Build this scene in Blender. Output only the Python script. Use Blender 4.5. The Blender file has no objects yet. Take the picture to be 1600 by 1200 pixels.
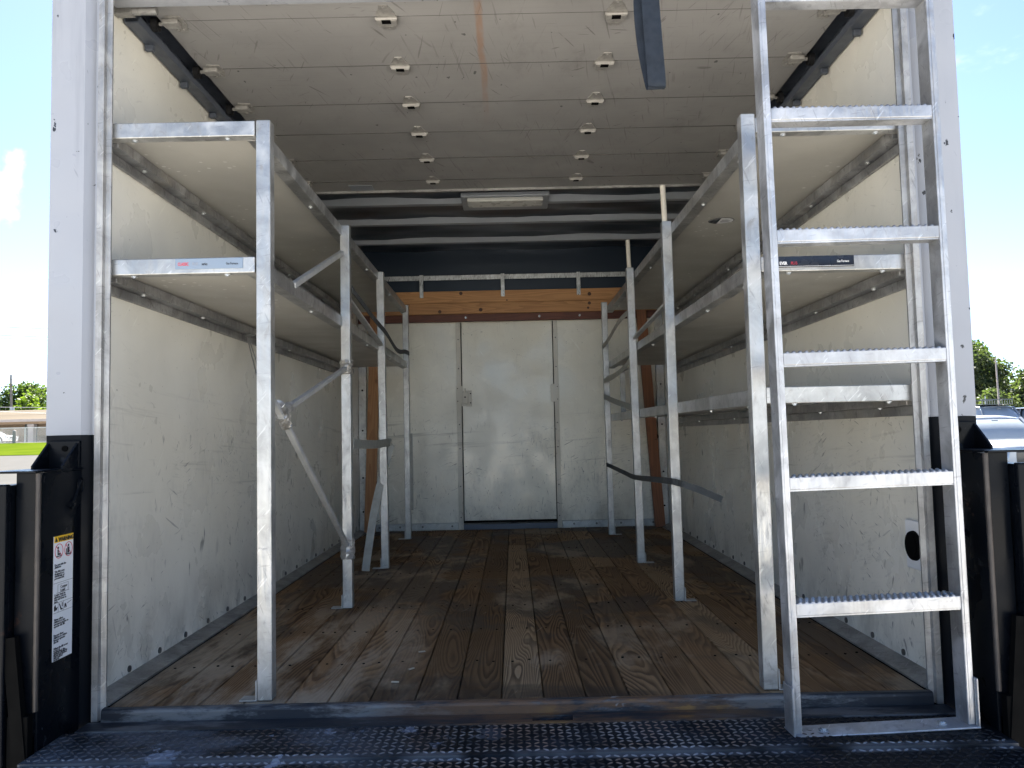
import bpy, bmesh, math, random
from mathutils import Vector, Matrix
R = math.radians
random.seed(7)
scene = bpy.context.scene
COL = scene.collection

# ------------------------------------------------------------------ materials
class NT:
    """small node-tree helper"""
    def __init__(s, name):
        m = bpy.data.materials.new(name); m.use_nodes = True
        s.m = m; s.t = m.node_tree; s.t.nodes.clear()
        s.out = s.t.nodes.new('ShaderNodeOutputMaterial')
        s.b = s.t.nodes.new('ShaderNodeBsdfPrincipled')
        s.t.links.new(s.b.outputs[0], s.out.inputs[0])
        s._c = None
    def n(s, typ, **kw):
        x = s.t.nodes.new(typ)
        for k, v in kw.items(): setattr(x, k, v)
        return x
    def put(s, inp, v):
        if isinstance(v, bpy.types.NodeSocket): s.t.links.new(v, inp)
        elif isinstance(v, (tuple, list)):
            v = tuple(v)
            if len(v) == 3 and inp.type == 'RGBA': v = v + (1,)
            inp.default_value = v
        else: inp.default_value = v
    def set(s, name, v): s.put(s.b.inputs[name], v)
    def coord(s):
        if s._c is None: s._c = s.n('ShaderNodeTexCoord').outputs['Object']
        return s._c
    def mapped(s, scale=(1, 1, 1), rot=(0, 0, 0), loc=(0, 0, 0), vec=None):
        vec = vec or s.coord()
        if any(rot):                                   # turn first, stretch afterwards
            y = s.n('ShaderNodeMapping'); s.put(y.inputs['Vector'], vec); s.put(y.inputs['Rotation'], rot); vec = y.outputs[0]
        x = s.n('ShaderNodeMapping'); s.put(x.inputs['Vector'], vec); s.put(x.inputs['Scale'], scale); s.put(x.inputs['Location'], loc)
        return x.outputs[0]
    def noise(s, scale=5, detail=3, rough=.5, vec=None, dist=0):
        x = s.n('ShaderNodeTexNoise'); s.put(x.inputs['Vector'], vec or s.coord())
        x.inputs['Scale'].default_value = scale; x.inputs['Detail'].default_value = detail
        x.inputs['Roughness'].default_value = rough; x.inputs['Distortion'].default_value = dist
        return x.outputs[0]
    def ramp(s, v, lo, hi, a=0., b=1., smooth=True):
        x = s.n('ShaderNodeMapRange'); x.interpolation_type = 'SMOOTHSTEP' if smooth else 'LINEAR'
        s.put(x.inputs['Value'], v)
        x.inputs['From Min'].default_value = lo; x.inputs['From Max'].default_value = hi
        x.inputs['To Min'].default_value = a; x.inputs['To Max'].default_value = b
        return x.outputs[0]
    def math(s, op, a, b=0., c=None):
        x = s.n('ShaderNodeMath', operation=op); s.put(x.inputs[0], a); s.put(x.inputs[1], b)
        if c is not None: s.put(x.inputs[2], c)
        return x.outputs[0]
    def mix(s, f, a, b, mode='MIX'):
        x = s.n('ShaderNodeMix', data_type='RGBA', blend_type=mode)
        s.put(x.inputs['Factor'], f); s.put(x.inputs['A'], a); s.put(x.inputs['B'], b)
        return x.outputs['Result']
    def xyz(s, vec=None):
        x = s.n('ShaderNodeSeparateXYZ'); s.put(x.inputs[0], vec or s.coord()); return x.outputs
    def bump(s, h, strength=.3, dist=.01):
        x = s.n('ShaderNodeBump'); s.put(x.inputs['Height'], h)
        x.inputs['Strength'].default_value = strength; x.inputs['Distance'].default_value = dist
        s.set('Normal', x.outputs[0]); return x.outputs[0]
    def attr(s, name):
        return s.n('ShaderNodeAttribute', attribute_name=name).outputs['Fac']
    def objrand(s): return s.n('ShaderNodeObjectInfo').outputs['Random']

def simple(name, col, rough=.5, metal=0., var=.12, scale=6, spec=.5, rv=.08):
    k = NT(name)
    nz = k.noise(scale, 4, .6)
    c2 = tuple(max(0, c * (1 - var * 2)) for c in col); c1 = tuple(min(1, c * (1 + var)) for c in col)
    k.set('Base Color', k.mix(nz, c2, c1))
    k.set('Roughness', k.ramp(k.noise(scale * 3, 3), .3, .7, max(.03, rough - rv), rough + rv))
    k.set('Metallic', metal); k.set('Specular IOR Level', spec)
    return k.m

def scuffed_panel(name, col, rough=.36, amount=1., axis='x', dark=(.06, .055, .045), height=True, fiber=True, drops=False):
    """cream fibreglass sheet with rubbed dirt, short scuffs and pale scratches"""
    k = NT(name)
    big = k.noise(1.3, 4, .6)
    c = k.mix(k.ramp(big, .3, .7), tuple(x * .88 for x in col), tuple(min(1, x * 1.06) for x in col))
    yel = k.noise(.7, 2, .5, vec=k.mapped(loc=(3, 5, 1)))
    c = k.mix(k.ramp(yel, .45, .7, 0, .2), c, (col[0] * .98, col[1] * .9, col[2] * .72))
    sm = k.noise(2.3, 3, .6, vec=k.mapped(loc=(11, 2, 4)))
    if height:                                        # dirt rubbed on at loading height
        z = k.xyz()[2]
        band = k.math('MULTIPLY', k.ramp(z, .95, .6), k.ramp(z, -.1, .2, .5, 1))
        band = k.math('ADD', band, .25)
    else: band = 1.
    # rubbed smudges: soft grey clouds broken up by fine grain
    smear = k.noise(3.2, 6, .72, vec=k.mapped(scale=(1, 1, .7), loc=(1, 7, 2)))
    grain = k.noise(55, 3, .6, vec=k.mapped(scale=(1, 1, .35)))
    f = k.math('MULTIPLY', k.ramp(smear, .45, .85), k.math('MULTIPLY', k.ramp(grain, .38, .7), band))
    c = k.mix(k.math('MULTIPLY', f, .5 * amount), c, tuple(x * .36 for x in col))
    # ladder-like rows of little rub marks in some places
    rub = k.noise(1.5, 3, .6, vec=k.mapped(scale=(9, 9, 70), rot=(R(12), R(9), 0), loc=(3, 1, 8)))
    rcl = k.ramp(k.noise(2.6, 3, .6, vec=k.mapped(scale=(1.6, 1.6, .5), loc=(8, 3, 1))), .52, .66)
    c = k.mix(k.math('MULTIPLY', k.math('MULTIPLY', k.ramp(rub, .5, .7), rcl), k.math('MULTIPLY', band, .22 * amount)), c, (.16, .15, .12))
    if height:
        lr = k.noise(1.2, 3, .6, vec=k.mapped(scale=(1.4, 1.4, 34), rot=(R(3), R(3), 0), loc=(5, 2, 7)))
        lb_ = k.math('MULTIPLY', k.ramp(z, .42, .55), k.ramp(z, .95, .72))
        c = k.mix(k.math('MULTIPLY', k.math('MULTIPLY', k.ramp(lr, .58, .72), lb_), .38 * amount), c, (.2, .185, .15))
        ft = k.noise(6, 5, .7, vec=k.mapped(scale=(1, 1, .5), loc=(2, 2, 9)))
        c = k.mix(k.math('MULTIPLY', k.math('MULTIPLY', k.ramp(z, .30, .02), k.ramp(ft, .38, .7)), .5 * amount), c, (.22, .195, .155))
    # short scuffs in several directions
    for i, (rx, sc, th) in enumerate(((25, (7, 7, 95), .65), (-18, (12, 12, 110), .655), (72, (10, 10, 130), .655), (92, (6, 6, 110), .66), (50, (24, 24, 160), .655), (-65, (18, 18, 130), .655))):
        v = k.mapped(scale=sc, rot=(R(rx), R(rx * .9), 0), loc=(i * 7.3, i * 3.1, i))
        s_ = k.noise(1.0, 2.5, .6, vec=v)
        clus = k.ramp(k.noise(2.4, 3, .6, vec=k.mapped(loc=(i * 5, 9 - i, i * 2))), .46, .62)
        f = k.math('MULTIPLY', k.math('MULTIPLY', k.ramp(s_, th, th + .06), clus), band)
        c = k.mix(k.math('MULTIPLY', f, .6 * amount), c, dark)
    # specks
    sp = k.noise(70, 2, .5)
    c = k.mix(k.math('MULTIPLY', k.ramp(sp, .735, .77), .6 * amount), c, dark)
    if drops:                                          # dried pale drips
        dv = k.n('ShaderNodeTexVoronoi'); k.put(dv.inputs['Vector'], k.coord()); dv.inputs['Scale'].default_value = 26
        dm = k.math('MULTIPLY', k.ramp(dv.outputs['Distance'], .2, .13), k.ramp(k.noise(3.1, 3), .5, .6)); c = k.mix(k.math('MULTIPLY', dm, .55), c, (.85, .84, .8))
    # pale scratches
    v = k.mapped(scale=(4, 4, 70), rot=(R(-50), R(-42), 0)); s_ = k.noise(1.2, 2, .5, vec=v)
    c = k.mix(k.math('MULTIPLY', k.ramp(s_, .68, .76), .4 * amount), c, tuple(min(1, x * 1.3) for x in col))
    k.set('Base Color', c)
    k.set('Roughness', k.ramp(k.noise(5, 4), .3, .7, rough - .1, rough + .14))
    if fiber: k.bump(k.noise(14, 3, .5), .12, .004)
    return k.m

def aluminium(name, base=(.43, .43, .42), rough=.38, stain=.5, blue=0.):
    k = NT(name)
    r = k.objrand()
    sh = k.n('ShaderNodeCombineXYZ'); 
    for i in range(3): k.put(sh.inputs[i], k.math('MULTIPLY', r, 17. + i * 5))
    ad = k.n('ShaderNodeVectorMath', operation='ADD'); k.put(ad.inputs[0], k.coord()); k.put(ad.inputs[1], sh.outputs[0])
    P = ad.outputs[0]
    mott = k.noise(9, 5, .65, vec=P, dist=.6)
    c = k.mix(k.ramp(mott, .3, .72), tuple(x * .68 for x in base), tuple(min(1, x * 1.12) for x in base))
    warm = k.noise(4, 3, .5, vec=k.mapped(loc=(2, 3, 4), vec=P))
    c = k.mix(k.ramp(warm, .5, .75, 0, stain * .6), c, (.42, .38, .31))
    sm = k.noise(26, 4, .7, vec=k.mapped(scale=(1, 1, .5), vec=P), dist=1.2)
    c = k.mix(k.ramp(sm, .56, .70, 0, stain * .8), c, (.2, .19, .18))
    for i_, (rx, th) in enumerate(((40, .66), (-55, .665), (8, .66))):
        q_ = k.noise(1.1, 2, .5, vec=k.mapped(scale=(14, 14, 150), rot=(R(rx), R(rx), 0), loc=(i_ * 3, i_, 2), vec=P))
        c = k.mix(k.ramp(q_, th, th + .05, 0, .45), c, tuple(x * (.45 if i_ else 1.5) for x in base))
    br = k.noise(40, 2, .5, vec=k.mapped(scale=(8, 8, .4), vec=P))
    k.set('Base Color', c); k.set('Metallic', k.ramp(mott, .4, .7, .72, .42))
    k.set('Roughness', k.math('ADD', k.ramp(br, .3, .7, rough - .08, rough + .1), k.ramp(sm, .5, .75, 0, .2)))
    k.bump(k.noise(30, 4, .6, vec=P), .06, .003)
    return k.m

def wood_floor():
    k = NT('worn_floor_planks')
    rnd = k.attr('rnd')
    x, y, z = k.xyz()
    cb = k.n('ShaderNodeCombineXYZ')
    k.put(cb.inputs[0], k.math('MULTIPLY_ADD', rnd, 37., k.math('MULTIPLY', x, 7.)))
    k.put(cb.inputs[1], k.math('MULTIPLY_ADD', rnd, 91., k.math('MULTIPLY', y, .8)))
    k.put(cb.inputs[2], k.math('MULTIPLY', rnd, 13.))
    v = k.noise(1., 1.6, .4, vec=cb.outputs[0], dist=.3)
    sgn = k.math('SUBTRACT', k.math('FRACT', k.math('MULTIPLY', rnd, 7.3)), .5)
    lin_ = k.math('MULTIPLY', x, k.math('MULTIPLY', sgn, 190.))
    ring = k.math('FRACT', k.math('ADD', k.math('MULTIPLY', v, 34.), lin_))
    late = k.math('MULTIPLY', k.ramp(ring, .15, .8), k.ramp(ring, 1., .88))
    fine = k.noise(1., 2, .5, vec=k.mapped(scale=(230, 7, 1)))
    base = k.n('ShaderNodeValToRGB'); k.put(base.inputs[0], rnd)
    e = base.color_ramp.elements
    e[0].color = (.165, .098, .047, 1); e[1].color = (.42, .29, .165, 1)
    for p, c in ((.35, (.215, .126, .06, 1)), (.6, (.27, .16, .078, 1)), (.82, (.33, .213, .112, 1))):
        q = e.new(p); q.color = c
    c = base.outputs[0]
    c = k.mix(k.math('MULTIPLY', late, k.ramp(k.noise(1.7, 3, .6, vec=k.mapped(loc=(3, 8, 1))), .3, .65, .35, .9)), c, k.mix(1., c, (.22, .18, .16), 'MULTIPLY'))
    c = k.mix(k.ramp(fine, .45, .75, 0, .35), c, k.mix(1., c, (.45, .42, .4), 'MULTIPLY'))
    # trodden-in grime with an edge of its own, grey dusty wear, bare patches by the sill
    g = k.noise(1.6, 5, .6, vec=k.mapped(scale=(1, .8, 1), loc=(4, 2, 0)), dist=.4)
    c = k.mix(k.ramp(g, .47, .56, 0, .7), c, (.045, .03, .021))
    g2 = k.noise(2.2, 5, .62, vec=k.mapped(scale=(1.4, .7, 1), loc=(9, 4, 0)))
    c = k.mix(k.ramp(g2, .53, .64, 0, .5), c, (.42, .33, .225))
    g3 = k.noise(11, 4, .7, vec=k.mapped(scale=(1, .5, 1)))
    c = k.mix(k.ramp(g3, .6, .8, 0, .45), c, (.02, .018, .016))
    dusty = k.math('MULTIPLY', k.ramp(x, -.15, -.6), k.ramp(y, 1.7, .5))
    dn_ = k.noise(3., 5, .65, vec=k.mapped(scale=(2.2, .6, 1), loc=(6, 1, 0)))
    c = k.mix(k.math('MULTIPLY', k.math('MULTIPLY', dusty, k.ramp(dn_, .42, .6)), .65), c, (.45, .37, .27))
    # gouges and dragged scratches, pale and dark
    for i_, (rz, sc, th, am, cc) in enumerate(((20, (90, 3.5, 1), .68, .5, (.5, .43, .34)), (-35, (80, 5, 1), .69, .5, (.46, .4, .32)), (70, (90, 6, 1), .69, .6, (.02, .016, .013)), (-8, (120, 4, 1), .67, .5, (.03, .022, .017)))):
        q_ = k.noise(1.1, 2.5, .6, vec=k.mapped(scale=sc, rot=(0, 0, R(rz)), loc=(i_ * 3.3, i_ * 5.1, 0)))
        cl_ = k.ramp(k.noise(1.6, 3, .6, vec=k.mapped(loc=(i_ * 4, 2 * i_, 3))), .48, .62)
        c = k.mix(k.math('MULTIPLY', k.math('MULTIPLY', k.ramp(q_, th, th + .05), cl_), am), c, cc)
    sp = k.noise(75, 2, .5)
    c = k.mix(k.ramp(sp, .75, .79, 0, .6), c, (.4, .37, .32))
    k.set('Base Color', c)
    k.set('Roughness', k.ramp(g, .4, .6, .8, .55)); k.set('Specular IOR Level', .2)
    hh = k.math('SUBTRACT', k.math('MULTIPLY', fine, .6), k.math('MULTIPLY', late, .8))
    k.bump(hh, .35, .003)
    return k.m

def timber(name, a, b, along='x'):
    k = NT(name)
    sc = {'x': (.7, 9, 9), 'z': (9, 9, .7)}[along]
    v = k.noise(1.3, 2, .4, vec=k.mapped(scale=sc, loc=(2, 1, 5)))
    ring = k.math('FRACT', k.math('MULTIPLY', v, 13.))
    f = k.math('MULTIPLY', k.ramp(ring, .2, .9), .7)
    c = k.mix(f, a, b)
    vo = k.n('ShaderNodeTexVoronoi'); k.put(vo.inputs['Vector'], k.mapped(scale=(1, 2.2, 2.2) if along == 'x' else (2.2, 2.2, 1)))
    vo.inputs['Scale'].default_value = 2.6
    kn = k.ramp(vo.outputs['Distance'], .10, .05)
    c = k.mix(k.math('MULTIPLY', kn, .85), c, (.07, .03, .015))
    c = k.mix(k.ramp(k.noise(3, 4, .6), .5, .75, 0, .35), c, tuple(x * .55 for x in a))
    k.set('Base Color', c); k.set('Roughness', .6)
    return k.m

def painted(name, col, chips=(.02, .02, .022), rough=.3, chip=.7):
    k = NT(name)
    c = k.mix(k.ramp(k.noise(1.6, 4, .6), .3, .7), tuple(x * .9 for x in col), col)
    st = k.noise(5, 4, .65, vec=k.mapped(scale=(3, 3, .25)))
    c = k.mix(k.ramp(st, .5, .72, 0, .4), c, tuple(x * .62 for x in col))
    ch = k.noise(26, 4, .62, vec=k.mapped(scale=(1, 1, .7)))
    c = k.mix(k.ramp(ch, chip, chip + .02), c, chips)
    sc_ = k.noise(1.6, 2, .5, vec=k.mapped(scale=(40, 40, 5), rot=(0, R(24), 0)))
    c = k.mix(k.ramp(sc_, .72, .76, 0, .5), c, tuple(x * .5 for x in col))
    k.set('Base Color', c); k.set('Roughness', k.ramp(k.noise(8, 3), .3, .7, rough - .05, rough + .15))
    return k.m

def black_steel(name, rough=.22, worn=.5):
    k = NT(name)
    c = k.mix(k.noise(3, 4, .6), (.002, .003, .0048), (.005, .0065, .0095))
    ch = k.noise(30, 5, .65)
    c = k.mix(k.ramp(ch, .71, .74, 0, .7 * worn), c, (.22, .21, .2))
    sc_ = k.noise(1.4, 2, .5, vec=k.mapped(scale=(30, 30, 4), rot=(R(30), R(-26), 0)))
    c = k.mix(k.ramp(sc_, .7, .75, 0, .35 * worn), c, (.14, .14, .15))
    ru = k.noise(7, 5, .7, vec=k.mapped(loc=(4, 4, 4)))
    c = k.mix(k.ramp(ru, .68, .74, 0, .5 * worn), c, (.10, .045, .025))
    k.set('Base Color', c); k.set('Roughness', k.ramp(k.noise(6, 4), .35, .7, rough - .06, rough + .25))
    k.set('Specular IOR Level', .09); k.bump(k.noise(20, 3), .05, .004)
    return k.m

def worn_sill(name):
    k = NT(name)
    c = k.mix(k.noise(5, 4, .6), (.014, .016, .020), (.032, .036, .045))
    w = k.noise(6, 6, .72, vec=k.mapped(scale=(.5, 2, 2), loc=(3, 1, 0)))
    c = k.mix(k.ramp(w, .5, .62, 0, .85), c, (.18, .182, .186))
    x = k.xyz()[0]
    mid = k.math('MULTIPLY', k.ramp(x, -.6, 0), k.ramp(x, .75, .3))
    ru = k.noise(5, 5, .7, vec=k.mapped(scale=(.7, 3, 3), loc=(7, 2, 0)))
    c = k.mix(k.math('MULTIPLY', k.ramp(ru, .42, .56, 0, .9), mid), c, (.15, .082, .045))
    c = k.mix(k.math('MULTIPLY', k.ramp(ru, .55, .64, 0, .85), k.math('MULTIPLY', mid, k.ramp(x, 0, .2))), c, (.33, .175, .05))
    pl = k.noise(4.5, 5, .6, vec=k.mapped(scale=(.6, 2, 1), loc=(1, 9, 0)))
    c = k.mix(k.ramp(pl, .66, .675, 0, .9), c, (.42, .43, .44))
    k.set('Base Color', c); k.set('Metallic', k.ramp(w, .45, .62, .0, .4)); k.set('Roughness', k.ramp(w, .4, .65, .4, .55)); k.set('Specular IOR Level', .3)
    k.bump(k.noise(40, 4, .6), .15, .003)
    return k.m

def tread_plate():
    k = NT('worn_tread_plate')
    z = k.attr('lug')
    c = k.mix(k.noise(7, 5, .6), (.004, .0047, .006), (.010, .0112, .014))
    dust = k.noise(2.4, 5, .7, vec=k.mapped(loc=(2, 8, 0)))
    c = k.mix(k.ramp(dust, .52, .72, 0, .35), c, (.07, .08, .10))
    pl = k.noise(7, 5, .65, vec=k.mapped(loc=(1, 2, 0)))
    x = k.xyz()[0]
    c = k.mix(k.math('MULTIPLY', k.ramp(pl, .6, .62, 0, .8), k.ramp(x, .1, -.5)), c, (.3, .33, .4))
    zone = k.math('MULTIPLY', k.ramp(x, -.55, -.1, .35, 1), k.ramp(x, .85, .35, .06, 1))
    wear = k.math('MULTIPLY', k.math('MULTIPLY', z, zone), k.ramp(k.noise(4.2, 5, .7, vec=k.mapped(loc=(5, 5, 0))), .36, .58, .08, .9))
    rusty = k.mix(k.ramp(k.noise(9, 3), .42, .6), (.38, .26, .19), (.42, .375, .34))
    yy = k.xyz()[1]
    c = k.mix(wear, c, rusty)
    seam = k.math('MULTIPLY', k.ramp(k.math('ABSOLUTE', k.math('ADD', yy, .386)), .026, .012), k.ramp(k.noise(6, 3), .35, .6))
    c = k.mix(k.math('MULTIPLY', seam, k.math('MULTIPLY_ADD', z, .7, .25)), c, (.42, .42, .44))
    lf = k.math('MULTIPLY', k.ramp(x, -.1, -.55), k.ramp(k.noise(3.4, 5, .7, vec=k.mapped(loc=(6, 1, 0))), .4, .62))
    c = k.mix(k.math('MULTIPLY', lf, .7), c, (.125, .132, .148))
    k.set('Base Color', c)
    k.set('Metallic', k.math('MULTIPLY', wear, .6))
    k.set('Roughness', k.ramp(dust, .4, .65, .42, .65)); k.set('Specular IOR Level', .14)
    k.bump(k.noise(60, 3, .6), .12, .003)
    return k.m

def door_paint():
    """painted plywood roll-up door, underside: grain, drag marks, one rust run"""
    k = NT('scuffed_door_paint'); col = (.35, .34, .33)
    c = k.mix(k.ramp(k.noise(1.2, 4, .6), .3, .7), tuple(x * .82 for x in col), col)
    gr = k.noise(1., 3, .6, vec=k.mapped(scale=(3, 120, 1)))
    c = k.mix(k.ramp(gr, .5, .8, 0, .25), c, tuple(x * .6 for x in col))
    for i, (rz, sc, th, am) in enumerate(((8, (70, 3, 1), .64, .35), (-24, (60, 5, 1), .67, .5), (30, (45, 4, 1), .68, .6), (84, (50, 5, 1), .68, .6), (-60, (60, 7, 1), .68, .65), (12, (90, 2.2, 1), .65, .5), (-12, (110, 2.5, 1), .66, .5))):
        s_ = k.noise(1.3, 2.5, .55, vec=k.mapped(scale=sc, rot=(0, 0, R(rz)), loc=(i * 4.7, i * 2.2, 0)))
        cl = k.ramp(k.noise(1.9, 2, .5, vec=k.mapped(loc=(i * 3, i * 7, 1))), .46, .6)
        c = k.mix(k.math('MULTIPLY', k.math('MULTIPLY', k.ramp(s_, th, th + .05), cl), am), c, (.09, .082, .075))
    sm = k.noise(7, 5, .7, vec=k.mapped(scale=(1, .45, 1)))
    c = k.mix(k.ramp(sm, .55, .75, 0, .4), c, (.17, .16, .15))
    sp = k.noise(42, 2, .5, vec=k.mapped(scale=(1, .6, 1)))
    c = k.mix(k.ramp(sp, .735, .76, 0, .8), c, (.03, .03, .03))
    x, y, z = k.xyz()
    wob = k.math('ADD', x, k.math('MULTIPLY', k.noise(3, 2), .02))
    d = k.math('ABSOLUTE', k.math('ADD', wob, .065))
    run = k.math('MULTIPLY', k.ramp(d, .016, .006), k.math('MULTIPLY', k.ramp(y, 1.1, .5), k.ramp(k.noise(14, 3, .6, vec=k.mapped(scale=(2, .5, 1))), .3, .6, .4, 1)))
    c = k.mix(k.math('MULTIPLY', run, .6), c, (.33, .17, .09))
    k.set('Base Color', c); k.set('Roughness', k.ramp(k.noise(6, 4), .3, .7, .42, .62))
    k.bump(gr, .08, .003)
    return k.m

M = {}
M['frp'] = scuffed_panel('cream_wall_sheet', (.80, .775, .70), .33)
M['frp_front'] = scuffed_panel('scuffed_bulkhead_sheet', (.84, .815, .71), .27, 1.1)
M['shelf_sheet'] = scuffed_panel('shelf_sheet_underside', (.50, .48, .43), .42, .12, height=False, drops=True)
M['alu'] = aluminium('worn_aluminium')
M['alu_foot'] = aluminium('foot_bar_aluminium', (.66, .67, .70), .5, .2)
M['alu_dark'] = aluminium('tarnished_aluminium', (.40, .40, .405), .42, .8)
M['alu_lad'] = aluminium('ladder_aluminium', (.43, .44, .46), .42, .25)
M['alu_jamb'] = aluminium('dull_jamb_aluminium', (.36, .355, .345), .5, .35)
M['galv'] = aluminium('galvanised_steel', (.55, .57, .58), .3, .3)
M['floor'] = wood_floor()
M['timber'] = timber('pine_board', (.58, .30, .12), (.42, .20, .075))
M['brace'] = simple('dull_brace_tube', (.50, .505, .50), .5, .25, .25, 14)
M['timber_b'] = timber('pine_board_darker', (.52, .26, .10), (.36, .165, .06)); M['knot'] = simple('dark_knot', (.075, .03, .015), .6)
M['timber_red'] = timber('red_stained_board', (.15, .048, .028), (.09, .03, .02))
M['timber_leg'] = timber('pine_upright', (.40, .20, .085), (.29, .13, .05), 'z')
M['timber_leg_red'] = timber('reddish_upright', (.27, .105, .045), (.19, .07, .03), 'z')
M['white'] = painted('white_paint_chipped', (.29, .302, .33), chip=.665)
M['black'] = black_steel('black_gloss_steel')
M['black_post'] = black_steel('black_painted_post', .4, .3)
M['sill'] = worn_sill('worn_black_sill')
M['tread'] = tread_plate()
M['door'] = door_paint()
M['roof'] = simple('dark_roof_sheet', (.014, .026, .045), .30, .3, .04, 2, rv=.015)
M['bow'] = simple('dull_roof_bow', (.37, .40, .44), .45, .2, .08, 5)
M['track'] = simple('dark_track_steel', (.085, .098, .125), .42, .25, .12, 10)
M['seam'] = simple('seam_shade_grey', (.075, .072, .067), .8, 0, .3, 20)  # shadow tone for the gaps between door sections
M['hinge'] = simple('zinc_hinge', (.40, .385, .36), .45, .3, .3, 45)
M['rubber'] = simple('black_rubber', (.012, .012, .013), .6, spec=.15)
M['lamp'] = simple('lamp_lens', (.72, .72, .68), .3, 0, .05)
M['plastic_white'] = simple('white_plastic', (.82, .82, .82), .4, 0, .04)
M['pvc'] = simple('cream_pvc', (.66, .60, .5), .4, 0, .1, 12)
M['strap_blue'] = simple('blue_webbing', (.009, .0155, .026), .8, 0, .35, 16)
M['strap_dark'] = simple('dark_webbing', (.075, .08, .08), .8, 0, .3, 16)
M['strap_grey'] = simple('grey_webbing', (.34, .345, .315), .75, 0, .2, 30)
M['strap_pale'] = simple('pale_webbing', (.42, .41, .36), .7, 0, .2, 30)
M['ink'] = simple('black_ink', (.015, .015, .02), .5, 0, .05)
M['ink_red'] = simple('red_ink', (.55, .03, .05), .5, 0, .05)
M['ink_grey'] = simple('grey_ink', (.30, .30, .33), .5, 0, .05)
M['ink_white'] = simple('white_ink', (.8, .8, .8), .5, 0, .05)
M['sticker'] = simple('white_sticker', (.72, .74, .77), .4, 0, .04)
M['yellow'] = simple('yellow_sticker', (.78, .47, .02), .4, 0, .04)
M['plate_silver'] = simple('silver_nameplate', (.22, .27, .33), .4, .2, .05)
M['plate_black'] = simple('black_nameplate', (.012, .014, .02), .25, 0, .1)
M['tape'] = simple('blue_tape', (.01, .09, .40), .5, 0, .08)
M['screw'] = simple('screw_head', (.16, .15, .14), .4, .7, .3, 40)
M['chip'] = simple('pale_wood_chip', (.5, .43, .33), .8)
M['slot'] = simple('slot_dark', (.004, .004, .004), .8, spec=.04)
M['edge'] = simple('worn_steel_edge', (.05, .042, .038), .5, .2, .3, 12)
M['weld'] = aluminium('foil_tape', (.46, .45, .43), .38, .6)
M['trim_white'] = scuffed_panel('scuffed_trim_strip', (.62, .59, .51), .4, 1.2, fiber=False)

# ------------------------------------------------------------------ object helpers
def link(o): COL.objects.link(o); return o
def thing(name, label, cat, loc=(0, 0, 0), group=None, rot=(0, 0, 0)):
    o = link(bpy.data.objects.new(name, None)); o.location = loc; o.rotation_euler = rot
    o.empty_display_size = .1
    o['label'] = label; o['category'] = cat
    if group: o['group'] = group
    return o
def tag(o, label, cat, group=None):
    o['label'] = label; o['category'] = cat
    if group: o['group'] = group
    return o
def structure(o): o['kind'] = 'structure'; return o

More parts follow.
